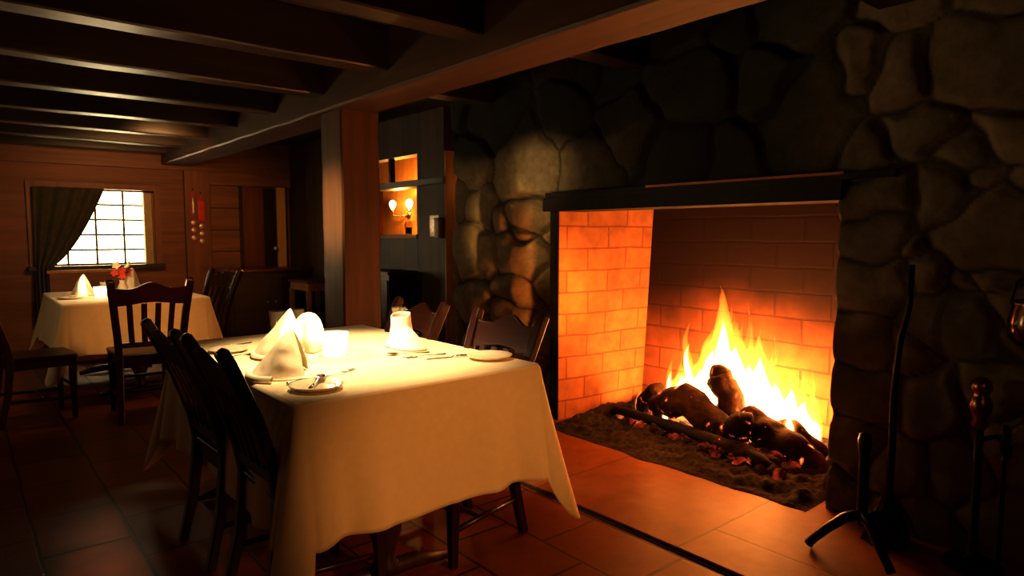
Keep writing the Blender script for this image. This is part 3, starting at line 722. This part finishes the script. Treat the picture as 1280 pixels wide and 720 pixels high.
dup(c0, (.40, 5.72, 0), .12, 'dark wooden chair cut by the left edge of the picture beside the far table', scale=(1, 1, 1))
dup(c0, (1.62, 6.36, 0), PI + .35, 'dark wooden chair with a glint on its back, right end of the far table', scale=(1, 1, 1))

# ------------------------------------------------------------------ tables and cloths
def turned(h):
    return [(.045, 0), (.05, .03), (.036, .05), (.042, .10), (.062, .16), (.066, .22), (.055, .28), (.036, .33), (.044, .345), (.036, .36), (.034, .48), (.040, .56), (.048, .60), (.048, h)]
def make_table(label, x0, x1, y0, y1, cx):
    t = thing('dining_table', label, 'table', ((x0 + x1) / 2, (y0 + y1) / 2, 0))
    w, l = (x1 - x0) / 2 - .012, (y1 - y0) / 2 - .012
    MB().span((-w, -l, .725), (w, l, .758)).build('tabletop', M['darkwood'], t, bevel=.006)
    MB().span((-w + .1, -l + .1, .64), (w - .1, l - .1, .726)).build('apron', M['darkwood'], t)
    for s in (-1, 1):
        MB().lathe(turned(.65), 18, c=(cx, s * (l - .13), .045)).build('leg', M['tablewood'], t, smooth=True)
        MB().tube([(cx - .30, s * (l - .13), .02), (cx - .12, s * (l - .13), .05), (cx + .12, s * (l - .13), .05), (cx + .30, s * (l - .13), .02)], [.018, .032, .032, .018], 8).build('foot', M['tablewood'], t, smooth=True)
    MB().tube([(cx, -l + .13, .20), (cx, l - .13, .20)], [.026, .026], 4, sq=True).build('stretcher', M['tablewood'], t)
    return t
def make_cloth(label, x0, x1, y0, y1, drop, seed, group=None, flare=.05, cf=.40):
    W, L = x1 - x0, y1 - y0; rc = .018
    zt = .77
    per = []   # (x, y, nx, ny, length, cornerness)
    def side(ax, ay, bx, by, nx, ny, n):
        for i in range(n):
            t = (i + .5) / n
            per.append((ax + (bx - ax) * t, ay + (by - ay) * t, nx, ny, t, None))
    def corner(cx, cy, a0, n):
        for i in range(n + 1):
            t = i / n; a = a0 + t * PI / 2
            per.append((cx + rc * math.cos(a), cy + rc * math.sin(a), math.cos(a), math.sin(a), t, 1))
    nx_, ny_ = int(W / .022), int(L / .022)
    corner(x0 + rc, y0 + rc, PI, 14); side(x0 + rc, y0, x1 - rc, y0, 0, -1, nx_)
    corner(x1 - rc, y0 + rc, -PI / 2, 14); side(x1, y0 + rc, x1, y1 - rc, 1, 0, ny_)
    corner(x1 - rc, y1 - rc, 0, 14); side(x1 - rc, y1, x0 + rc, y1, 0, 1, nx_)
    corner(x0 + rc, y1 - rc, PI / 2, 14); side(x0, y1 - rc, x0, y0 + rc, -1, 0, ny_)
    b = MB(); nv = 30; n = len(per); cols_ = []
    for i, (px, py, nx, ny, t, cn) in enumerate(per):
        lens = W if abs(ny) > .5 else L
        col = []
        if cn:
            c2 = math.sin(t * PI)                       # 0 at the ends, 1 on the diagonal
            length = drop * (1 + cf * c2 ** .8); out = .062 + .058 * c2
        else:
            dcorner = min(t, 1 - t) * lens
            k = math.exp(-(dcorner / .10) ** 2)
            length = drop * (1 + .0 * k)
            out = flare * .55 + .045 * k * (1 if dcorner < .05 else 1) - .030 * math.exp(-((dcorner - .13) / .05) ** 2) + .018 * math.exp(-((dcorner - .25) / .05) ** 2)
            if ny < -.5: out += .012 * math.exp(-((t - .585) * lens / .010) ** 2)
        for j in range(nv + 1):
            v = j / nv
            rv = v * length
            # rounded edge for the first centimetres
            if rv < .016:
                a = rv / .016 * PI / 2; o = .010 * math.sin(a); z = zt - .010 * (1 - math.cos(a))
            else:
                z = zt - .010 - (rv - .016)
                q = (rv - .016) / drop
                o = .010 + out * q ** 1.1
                s_ = i * .022
                fold = noise.noise(Vector((s_ * 3.2, seed, q * .6))) * .022 + noise.noise(Vector((s_ * 9, seed + 4, q * .8))) * .004
                if not cn: o += fold * q * min(1, dcorner / .12)
                # shorter cloth because it bows outwards is ignored
            col.append(b.bm.verts.new((px + nx * o, py + ny * o, max(z, .015))))
        cols_.append(col)
    for i in range(n):
        A, B = cols_[i], cols_[(i + 1) % n]
        for j in range(nv): b.bm.faces.new((A[j], B[j], B[j + 1], A[j + 1]))
    top = [c[0] for c in cols_]
    cvert = b.bm.verts.new(((x0 + x1) / 2, (y0 + y1) / 2, zt))
    for i in range(n): b.bm.faces.new((top[(i + 1) % n], top[i], cvert))
    o = b.build('tablecloth', M['cloth'], smooth=True, solid=.002)
    for p in o.data.polygons:
        if len(p.vertices) == 3: p.use_smooth = False
    return tag(o, label, 'tablecloth', group)
make_table('dark wooden dining table under the cloth in the foreground', .80, 1.812, 1.995, 3.53, -.13)
make_cloth('ivory tablecloth with pointed hanging corners on the foreground table', .795, 1.817, 1.99, 3.535, .465, 1.0)
make_table('dark wooden dining table under the cloth near the window', .617, 1.638, 5.99, 7.34, 0)
make_cloth('ivory tablecloth on the far table near the window', .607, 1.648, 5.985, 7.345, .40, 5.0, flare=.10, cf=.48)

# ------------------------------------------------------------------ table things
ZT = .7715
KS = .53 / .55   # table-top plan scale
def plate(label, x, y, r):
    b = MB().lathe([(r * .02, .004), (r * .58, .004), (r * .66, .0), (r * .70, .0), (r * .98, .013), (r, .0165), (r * .985, .018), (r * .70, .007), (r * .62, .0065), (r * .02, .0065)], 48)
    return tag(b.build('plate', M['china'], smooth=True, loc=(x * KS, y * KS, ZT)), label, 'plate')
plate('small cream plate at the near left corner of the front table', .965, 2.235, .092)
plate('small cream plate at the near right edge of the front table, by the fire', 1.80, 2.30, .098)
plate('cream plate on the left side of the front table, at the second chair', .965, 3.22, .088)
plate('cream plate on the far table, left of its candle', .745, 6.75, .10)

def napkin(label, x, y, w, d, h, rz, style, seed, on=0.0):
    t = thing('napkin', label, 'napkin', (x * KS, y * KS, ZT + on), rz)
    b = MB()
    if style == 'tent':     # folded linen standing as a pointed tent, open at the back (+x)
        def f(u, v):
            a = (u - .5) * PI * 1.6
            s = (1 - v) ** .78
            crease = 1 + .12 * math.cos(3 * a + seed) * (1 - v) + .30 * noise.noise(Vector((u * 4, v * 1.6, seed))) + .08 * noise.noise(Vector((u * 14, v * 5, seed)))
            X = -math.cos(a) * d / 2 * s * crease + .14 * d * v; Y = math.sin(a) * w / 2 * s * crease + .16 * w * v * math.sin(seed)
            sh = .16 * math.exp(-((u - .22) / .12) ** 2) * math.sin(v * PI)      # a sagging shoulder fold
            Z = h * (v ** (1 + .25 * noise.noise(Vector((u * 3, 2, seed)))) - .10 * abs(u - .5) * 2 * (1 - v) + sh * .5) + .004
            return (X, Y - sh * w * .6, max(.004, Z))
        b.grid(f, 44, 26)
    elif style == 'fan':    # rounded double lobe
        def f(u, v):
            a = (u - .5) * PI * 1.7
            s = math.sqrt(max(0.0, 1 - v ** 2.4)) * .96 + .04
            crease = 1 + .16 * math.cos(5 * a + seed) * (1 - .5 * v) + .08 * noise.noise(Vector((u * 5, v * 3, seed)))
            return (-math.cos(a) * d / 2 * s * crease, math.sin(a) * w / 2 * s * crease + .2 * w * v * (v - .4), h * v + .004)
        b.grid(f, 44, 22)
    else:                   # 'mitre': tall flat-topped roll with a sloping skirt
        def f(u, v):
            a = u * 2 * PI
            s = 1 - .18 * v
            cr = 1 + .05 * math.cos(4 * a) + .06 * noise.noise(Vector((u * 5, v * 3, seed)))
            flare_ = 1 + .55 * (1 - v) ** 4
            return (math.cos(a) * d * .24 * s * cr * flare_, -w * .16 + math.sin(a) * w * .24 * s * cr * flare_ - .03 * w * v, h * v * (1 + .05 * math.sin(a)) + .004) if False else (math.cos(a) * d * .26 * s * cr * flare_, w * .17 + math.sin(a) * w * .22 * s * cr * flare_ + .03 * v * w, h * v + .06 * h * v * math.sin(a + 1) + .004)
        b.grid(f, 40, 22, closed_u=True)
    b.build('folded_cloth', M['napkin'], t, smooth=True, solid=.003)
    b = MB()
    if style == 'mitre':
        def g(u, v):
            a = (u - .5) * PI * 1.2
            s = (1 - v) ** .7
            return (-math.cos(a) * d * .42 * s * (1 + .08 * noise.noise(Vector((u * 6, v * 4, seed)))), -.12 * w + math.sin(a) * w * .46 * s + .12 * w * v, h * .66 * v + .004)
        b.grid(g, 36, 18); b.build('flap', M['napkin'], t, smooth=True, solid=.003)
    else:
        def g(u, v):
            a = (u - .5) * PI * .95; q = v * 2 * PI
            rr_ = d * .54 + .012 * math.cos(q) + .010 * noise.noise(Vector((u * 6, 0, seed)))
            return (-math.cos(a) * rr_ * 1.02, math.sin(a) * rr_ * w / d, .013 + .010 * math.sin(q))
        b.grid(g, 30, 10); b.build('folded_hem', M['napkin'], t, smooth=True)
    return t
napkin('white napkin folded into a tall point, nearest on the front table', .965, 2.55, .28, .22, .160, -.55, 'tent', 1.0)
napkin('white napkin with a high peak behind the nearest pointed napkin', 1.13, 2.98, .30, .22, .195, -.5, 'tent', 2.2)
napkin('rounded white napkin left of the candle on the front table', 1.275, 3.03, .20, .17, .165, -.5, 'fan', 3.1)
napkin('white napkin standing upright with a flat top, right side of the front table', 1.675, 2.80, .26, .21, .145, PI * .78 - PI / 2 - .9, 'mitre', 4.0)
napkin('white napkin with a brown banded top on the far table, left of the candle', .85, 6.90, .20, .18, .19, -.6, 'tent', 5.0)
napkin('broad white napkin behind the flowers on the far table', 1.27, 7.20, .26, .20, .22, -.5, 'tent', 6.0)
napkin('low white napkin seen right of the chair back on the far table', 1.58, 6.62, .15, .13, .06, -.4, 'fan', 7.0)

def tumbler(label, x, y, h, r, z=ZT, group=None):
    t = thing('glass_tumbler', label, 'glass', (x * KS, y * KS, z), 0, group)
    MB().lathe([(r * .70, 0), (r * .74, .003), (r * .97, h), (r, h + .001), (r * .99, h + .003), (r * .93, h), (r * .70, .022), (r * .3, .018), (.002, .018)], 28).build('glass_body', M['thin'], t, smooth=True)
    MB().lathe([(r * .70, .0185), (r * .715, .03), (r * .005, .03)], 24).build('water', M['thin'], t, smooth=True)
    return t
M['water'] = glass('water', (1, .95, .85))
tumbler('clear glass tumbler at the back left of the front table', 1.33, 3.58, .125, .042)
tumbler('clear glass tumbler partly hidden behind the peaked napkin', 1.45, 3.60, .125, .042)
tumbler('amber glinting tumbler just behind the upright napkin', 1.74, 2.98, .165, .036)
tumbler('glass tumbler on the far table, right of the candle', 1.02, 6.85, .12, .045)

def cutlery(kind, label, x, y, rz, z=ZT):
    if kind == 'knife':
        t = thing('table_knife', label, 'knife', (x * KS, y * KS, z), rz)
        MB().prism([(0, -.009), (.10, -.010), (.118, -.002), (.115, .006), (0, .007)], .0015, .003, 'xy').build('blade', M['steel'], t)
        MB().tube([(0, 0, .005), (-.03, 0, .006), (-.095, 0, .006), (-.10, 0, .005)], [.004, .0055, .007, .004], 10, flat=(1, .7)).build('handle', M['steel'], t, smooth=True)
    elif kind == 'fork':
        t = thing('table_fork', label, 'fork', (x * KS, y * KS, z), rz)
        b = MB()
        b.tube([(-.10, 0, .003), (-.05, 0, .004), (.02, 0, .006), (.04, 0, .004)], [.007, .005, .003, .006], 8, flat=(1, .45)); b.build('handle', M['steel'], t, smooth=True)
        b = MB(); b.prism([(.035, -.010), (.058, -.012), (.058, .012), (.035, .010)], .003, .005, 'xy')
        for k in range(4):
            yk = -.0095 + k * .0063; b.tube([(.056, yk, .004), (.08, yk, .002), (.098, yk, .006)], [.0018, .0016, .0009], 6)
        b.build('tines', M['steel'], t)
    else:
        t = thing('table_spoon', label, 'spoon', (x * KS, y * KS, z), rz)
        MB().tube([(-.10, 0, .003), (-.05, 0, .004), (.02, 0, .006), (.04, 0, .005)], [.007, .005, .003, .003], 8, flat=(1, .45)).build('handle', M['steel'], t, smooth=True)
        b = MB(); b.grid(lambda u, v: (.065 + .03 * math.cos(2 * PI * u) * v, .019 * math.sin(2 * PI * u) * v, .0025 + .006 * v * v), 20, 6, closed_u=True)
        b.build('bowl', M['steel'], t, smooth=True, solid=.0015)
    return t
cutlery('knife', 'steel knife beside the near corner plate on the front table', 1.00, 2.40, .42)
cutlery('fork', 'steel fork above the near corner plate on the front table', 1.13, 2.42, .38)
cutlery('spoon', 'steel spoon lying across the rim of the near corner plate', .975, 2.255, .95, ZT + .018)
cutlery('knife', 'steel knife left of the plate by the fire on the front table', 1.68, 2.42, PI * .92)
cutlery('fork', 'steel fork between the upright napkin and the plate by the fire', 1.60, 2.52, PI * .95)
cutlery('spoon', 'dark reflecting spoon in front of the upright napkin', 1.57, 2.62, PI * .90)
cutlery('knife', 'steel knife beside the plate at the second left chair', 1.02, 3.38, .25)
cutlery('fork', 'steel fork in front of the plate at the second left chair', .96, 3.06, .2)

def candle(label, x, y, r, h):
    x, y = x * KS, y * KS
    t = thing('candle_jar', label, 'candle', (x, y, ZT))
    MB().lathe([(r * .75, 0), (r * .8, .003), (r, h), (r * 1.02, h + .002), (r * .95, h), (r * .74, .012), (.002, .012)], 28).build('glass_jar', M['votive'], t, smooth=True)
    MB().lathe([(r * .66, .0125), (r * .70, .035), (.003, .036)], 20).build('wax', M['wax'], t, smooth=True)
    MB().lathe([(.002, .036), (.012, .048), (.014, .060), (.008, .078), (.001, .094)], 14).build('flame', M['candleflame'], t, smooth=True)
    l = bpy.data.lights.new('candle_light', 'POINT'); l.energy = 7.0; l.color = (1, .72, .40); l.shadow_soft_size = .02
    lo = bpy.data.objects.new('candle_light', l); COL.objects.link(lo); lo.location = (x, y, ZT + .14)
    return t, l
_, cl1 = candle('brightly burning candle in a glass jar, centre of the front table', 1.30, 2.80, .060, .10)
_, cl2 = candle('burning candle in a glass jar on the far table', .955, 6.70, .05, .09)
cl2.energy = 4
mg = thing('white_cup', 'small white cup seen through the chair back on the far table', 'cup', (1.28 * KS, 6.36 * KS, ZT))
MB().lathe([(.025, 0), (.034, .01), (.042, .05), (.043, .068), (.039, .068), (.036, .04), (.01, .012)], 24).build('cup_body', M['china'], mg, smooth=True)
MB().tube([(.040, 0, .055), (.062, 0, .05), (.062, 0, .025), (.037, 0, .018)], .005, 8).build('handle', M['china'], mg, smooth=True)
va = thing('flower_vase', 'small vase of red and cream flowers on the far table', 'vase', (1.19 * KS, 7.08 * KS, ZT))
MB().lathe([(.03, 0), (.042, .02), (.04, .06), (.022, .10), (.026, .12), (.022, .12), (.018, .10), (.03, .05), (.01, .01)], 22).build('vase_body', M['china'], va, smooth=True)
rf = random.Random(2)
for k, (dx, dy_, z, m) in enumerate([(-.04, .03, .25, 'petal_cream'), (.045, -.03, .25, 'petal_cream'), (0, 0, .20, 'petal_red'), (-.055, .0, .18, 'petal_red'), (.05, .02, .19, 'petal_red'), (.0, -.03, .15, 'petal_red')]):
    fl_ = MB().lathe([(.004, -.012), (.022, -.004), (.032, .012), (.028, .018), (.012, .008), (.004, .006)], 20, wave=lambda a, z: 1 + .25 * math.cos(5 * a)).build('blossom', M[m], va, smooth=True, loc=(dx, dy_, z))
    fl_.rotation_euler = (rf.uniform(-.9, .9) + .6, rf.uniform(-.6, .6) - .4, 0)
    MB().tube([(0, 0, .06), (dx * .5, dy_ * .5, z * .7), (dx, dy_, z - .01)], .002, 6).build('stem', M['stem'], va)

# ------------------------------------------------------------------ far wall things
def curt(u, v):
    # v 0 top .. 1 bottom ; u 0 left .. 1 right
    z = 1.80 - v * 1.42
    if z > .93: rx = .72 + (1.30 - .72) * (max(0, (z - .93) / .87)) ** .62
    else: rx = .72 + .05 * (.93 - z)
    lx = .655 - .02 * v
    if z < 1.0: lx -= .0
    rx = max(rx, lx + .16)
    x = lx + (rx - lx) * u
    amp = .022 + .012 * v
    y = 8.52 + amp * math.sin(u * PI * 9 + .6 * math.sin(v * 4)) + .01 * noise.noise(Vector((u * 6, v * 4, 1))) - .03 * v
    return (x, y, z)
ct = thing('curtain', 'dark olive drape pulled to the left over the far window', 'curtain', (.66, 8.52, 1.8))
o = MB().grid(curt, 110, 60).build('drape', M['curtain'], smooth=True, solid=.003); o.parent = ct; o.matrix_parent_inverse = Matrix.Translation((-.66, -8.52, -1.8))
o = MB().tube([(.67, 8.555, 1.785), (1.79, 8.555, 1.785)], .007, 10).build('curtain_rod', M['darkwood'], smooth=True); o.parent = ct; o.matrix_parent_inverse = Matrix.Translation((-.66, -8.52, -1.8))
# bench below the window
bn = thing('bench', 'brown wooden bench with a panelled back under the far window', 'bench', (1.1, 8.25, 0))
MB().span((-.35, .20, .40), (.42, .24, .90)).build('backrest', M['plain'], bn, bevel=.006)
MB().span((-.37, .185, .885), (.44, .25, .92)).build('top_rail', M['orangewood'], bn, bevel=.006)
MB().span((-.36, -.16, .41), (.43, .20, .45)).build('seat', M['plain'], bn, bevel=.005)
for sx in (-.33, .37):
    MB().span((sx, -.14, 0), (sx + .05, .22, .41)).build('end_panel', M['plain'], bn, bevel=.004)
# leather straps with brasses
for k, (x, red, zt, lab) in enumerate([(2.20, False, 1.80, 'left leather strap hung with pale brass ornaments on the far wall post'), (2.29, True, 1.76, 'right red topped strap hung with pale brass ornaments on the far wall post')]):
    t = thing('brass_strap', lab, 'wall ornament', (x, YB - .075, zt), 0, 'hanging brass straps')
    MB().span((-.022, -.006, -.60), (.022, .004, .02)).build('strap', M['redleather'], t, bevel=.003)
    if red: MB().span((-.036, -.014, -.30), (.036, -.004, -.06)).build('plaque', simple('bright_red', (.6, .03, .015), rough=.35), t, bevel=.004)
    else: MB().lathe([(.006, -.27), (.016, -.24), (.012, -.2), (.018, -.15), (.010, -.09), (.004, -.06)], 12).build('ornament', M['silverbrass'], t, smooth=True, loc=(0, -.02, 0))
    for j in range(3):
        MB().lathe([(.006, 0), (.030, .002), (.032, .006), (.014, .010), (.010, .014), (.003, .014)], 16, axis='y', wave=lambda a, z: 1 + .12 * math.cos(8 * a)).build('brass_disc', M['silverbrass'], t, smooth=True, loc=(0, -.020, -.36 - j * .09))
    MB().tube([(0, .0, .015), (0, -.015, .03), (0, .01, .05)], .004, 6).build('nail', M['iron'], t)
# sideboard before the far door, small table before the partition
sb = thing('sideboard', 'long dark wooden sideboard in front of the far door', 'sideboard', (2.80, 8.12, 0))
MB().span((-.40, -.22, .0), (.56, .22, .86)).build('carcass', M['darkwood'], sb, bevel=.005)
MB().span((-.43, -.25, .86), (.59, .24, .895)).build('top', wood('red_oak_top', (.07, .016, .008), (.15, .04, .02), axis=0, rough=.3), sb, bevel=.006)
for k in range(2):
    d = MB().span((-.36 + .46 * k, -.235, .12), (.06 + .46 * k, -.219, .80)).build('door', M['darkwood'], sb, bevel=.004)
    MB().lathe([(.004, 0), (.008, .003), (.008, .012), (.014, .018), (.012, .026), (.003, .028)], 12, axis='y').build('knob', M['brass'], d, smooth=True, loc=(.02 + .10 * k, -.262, .5))
st = thing('side_table', 'small wooden side table with honey coloured rail, left of the pillar', 'table', (3.20, 7.42, 0))
MB().span((-.20, -.28, .745), (.19, .28, .775)).build('top', wood('red_table_top', (.12, .03, .012), (.24, .07, .03), axis=1, rough=.3), st, bevel=.005)
MB().span((-.18, -.26, .66), (.17, .26, .745)).build('apron', M['orangewood'], st, bevel=.003)
for sx in (-.165, .155):
    for sy in (-.245, .245): MB().tube([(sx, sy, .665), (sx, sy, 0)], [.024, .018], 4, sq=True).build('leg', M['orangewood'], st)
cb = thing('low_cabinet', 'dark low cabinet under the lamplit hatch', 'cabinet', (3.24, 5.80, 0))
MB().span((-.13, -.30, .0), (.15, .30, .92)).build('carcass', M['darkwood'], cb, bevel=.005)
MB().span((-.16, -.33, .92), (.155, .33, .95)).build('top', wood('dull_red_top', (.05, .016, .008), (.10, .03, .015), axis=1, rough=.35), cb, bevel=.005)
for k in range(2): MB().span((-.142, -.28 + .29 * k, .10), (-.128, -.01 + .29 * k, .87)).build('door', M['darkwood'], cb, bevel=.003)
# lamp, jar, notice, box
lp = thing('wall_lamp', 'brass wall lamp with two glowing bulbs in the hatch', 'lamp', (PX1 + .60, 6.86, 1.60))
MB().lathe([(.005, 0), (.055, .0), (.055, -.012), (.02, -.03), (.004, -.03)], 20, axis='x').build('backplate', M['brass'], lp, smooth=True, loc=(.02, 0, -.06))
for s in (-1, 1):
    MB().tube([(0, 0, -.06), (-.06, s * .06, -.09), (-.09, s * .16, -.08), (-.09, s * .19, -.04)], .008, 8).build('arm', M['brass'], lp, smooth=True)
    MB().lathe([(.012, -.045), (.018, -.04), (.016, -.01), (.008, -.008)], 14).build('socket', M['brass'], lp, smooth=True, loc=(-.09, s * .19, 0))
    MB().lathe([(.010, -.01), (.025, .015), (.042, .05), (.040, .08), (.022, .10), (.004, .108)], 18).build('bulb', M['bulb'], lp, smooth=True, loc=(-.09, s * .19, 0))
jr = thing('glass_jar', 'small glass jar with dark contents on the hatch ledge', 'jar', (PX1 + .12, 6.05, 1.301))
MB().lathe([(.03, 0), (.04, .004), (.042, .10), (.032, .115), (.034, .13), (.030, .13), (.029, .112), (.038, .098), (.036, .008), (.004, .006)], 22).build('jar_body', M['glass'], jr, smooth=True)
MB().lathe([(.034, .009), (.035, .07), (.004, .072)], 18).build('contents', M['soot_shade'], jr, smooth=True)
tag(MB().span((PX0 - .004, 5.09, 1.28), (PX0 - .001, 5.235, 1.475)).build('notice', M['paper']), 'white printed paper notice pinned to the broad post', 'notice')
bx = thing('wall_box', 'small dark wooden box fixed to the post right of the white notice', 'box', (PX0 - .03, 5.045, 1.27))
MB().span((-.028, -.038, 0), (.03, .038, .17)).build('box_body', M['paneldark_red'], bx, bevel=.004)
MB().span((-.034, -.041, .165), (.03, .041, .178)).build('lid', M['darkwood'], bx, bevel=.003)

# ------------------------------------------------------------------ light
def light(kind, name, loc, energy, col, size=.1, target=None, **kw):
    l = bpy.data.lights.new(name, kind); l.energy = energy; l.color = col
    if kind == 'AREA': l.size = size
    else: l.shadow_soft_size = size
    for k, v in kw.items(): setattr(l, k, v)
    o = bpy.data.objects.new(name, l); COL.objects.link(o); o.location = loc
    if target: o.rotation_euler = (Vector(target) - Vector(loc)).to_track_quat('-Z', 'Y').to_euler()
    return o
FIRE = (1.0, .275, .04)
light('POINT', 'fire_light', (3.62, 2.30, .55), 30, FIRE, .12)
light('POINT', 'fire_light', (3.60, 1.98, .40), 16, FIRE, .10)
light('POINT', 'fire_light', (3.55, 2.62, .34), 7, FIRE, .10)
light('POINT', 'fire_light', (3.15, 2.38, .40), 5, FIRE, .06)
light('POINT', 'fire_light', (3.13, 2.60, .90), 5, FIRE, .08)
light('SPOT', 'fire_glow_light', (3.10, 2.45, .70), 90, (1, .30, .05), .08, (3.13, 3.55, 1.0), spot_size=R(50), spot_blend=.6)
light('SPOT', 'table_lamp_light', (1.30, 2.65, 2.06), 200, (1, .66, .30), .10, (1.33, 2.68, .75), spot_size=R(66), spot_blend=.6)
light('SPOT', 'room_lamp_light', (1.75, -1.3, 1.75), 235, (1, .375, .08), .15, (1.42, 2.0, .46), spot_size=R(24), spot_blend=.8)
light('SPOT', 'far_table_light', (1.0, 6.2, 2.1), 26, (1, .58, .24), .10, (1.1, 6.6, .75), spot_size=R(95), spot_blend=.7)
light('POINT', 'hatch_lamp_light', (PX1 + .36, 6.62, 1.66), 46, (1, .42, .08), .05)
light('AREA', 'left_fill_light', (-1.45, 6.4, 1.15), 5, (1, .66, .28), .7, (1.6, 5.4, 1.9))  # added fill lamp; the left wall has no window
light('SPOT', 'joist_fill_light', (-1.3, 7.7, .9), 150, (1, .68, .26), .3, (.0, 5.9, 2.2), spot_size=R(70), spot_blend=.8)  # added spot that brightens the undersides of the far joists
light('SPOT', 'pillar_light', (-1.3, 5.2, 1.75), 1300, (1, .54, .15), .08, (1.93, 4.15, 1.45), spot_size=R(12), spot_blend=1.0)
light('SPOT', 'far_wall_light', (1.5, 6.2, 2.08), 70, (1, .50, .17), .15, (1.7, 8.6, 1.25), spot_size=R(95), spot_blend=.8)
light('SPOT', 'far_cloth_light', (1.0, 3.4, 2.05), 150, (1, .42, .11), .12, (1.13, 6.0, .55), spot_size=R(26), spot_blend=.8)
light('POINT', 'passage_light', (3.75, 4.70, 1.75), 1.6, (1, .34, .07), .05)
light('SPOT', 'notice_light', (.6, 5.3, 1.75), 260, (1, .68, .36), .05, (3.4, 5.16, 1.38), spot_size=R(4), spot_blend=.7)
light('SPOT', 'chimney_stone_light', (.2, 2.6, 1.95), 260, (1, .64, .26), .10, (3.1, 3.36, 1.70), spot_size=R(14), spot_blend=1.0)
light('AREA', 'dim_room_light', (.3, -1.2, 2.0), 2.0, (1, .42, .12), 1.2, (2.8, 1.0, .9))

w = bpy.data.worlds.new('daylight'); scene.world = w; w.use_nodes = True
t = w.node_tree; t.nodes.clear()
bg = t.nodes.new('ShaderNodeBackground'); wo = t.nodes.new('ShaderNodeOutputWorld')
bg.inputs[0].default_value = (1.0, .84, .50, 1); bg.inputs[1].default_value = 34.0
t.links.new(bg.outputs[0], wo.inputs[0])
scene.view_settings.view_transform = 'Standard'; scene.view_settings.look = 'None'
scene.view_settings.exposure = 0.22; scene.view_settings.gamma = 0.84
scene.cycles.use_denoising = True
scene.cycles.max_bounces = 8
scene.cycles.volume_max_steps = 256
scene.cycles.sample_clamp_indirect = 6
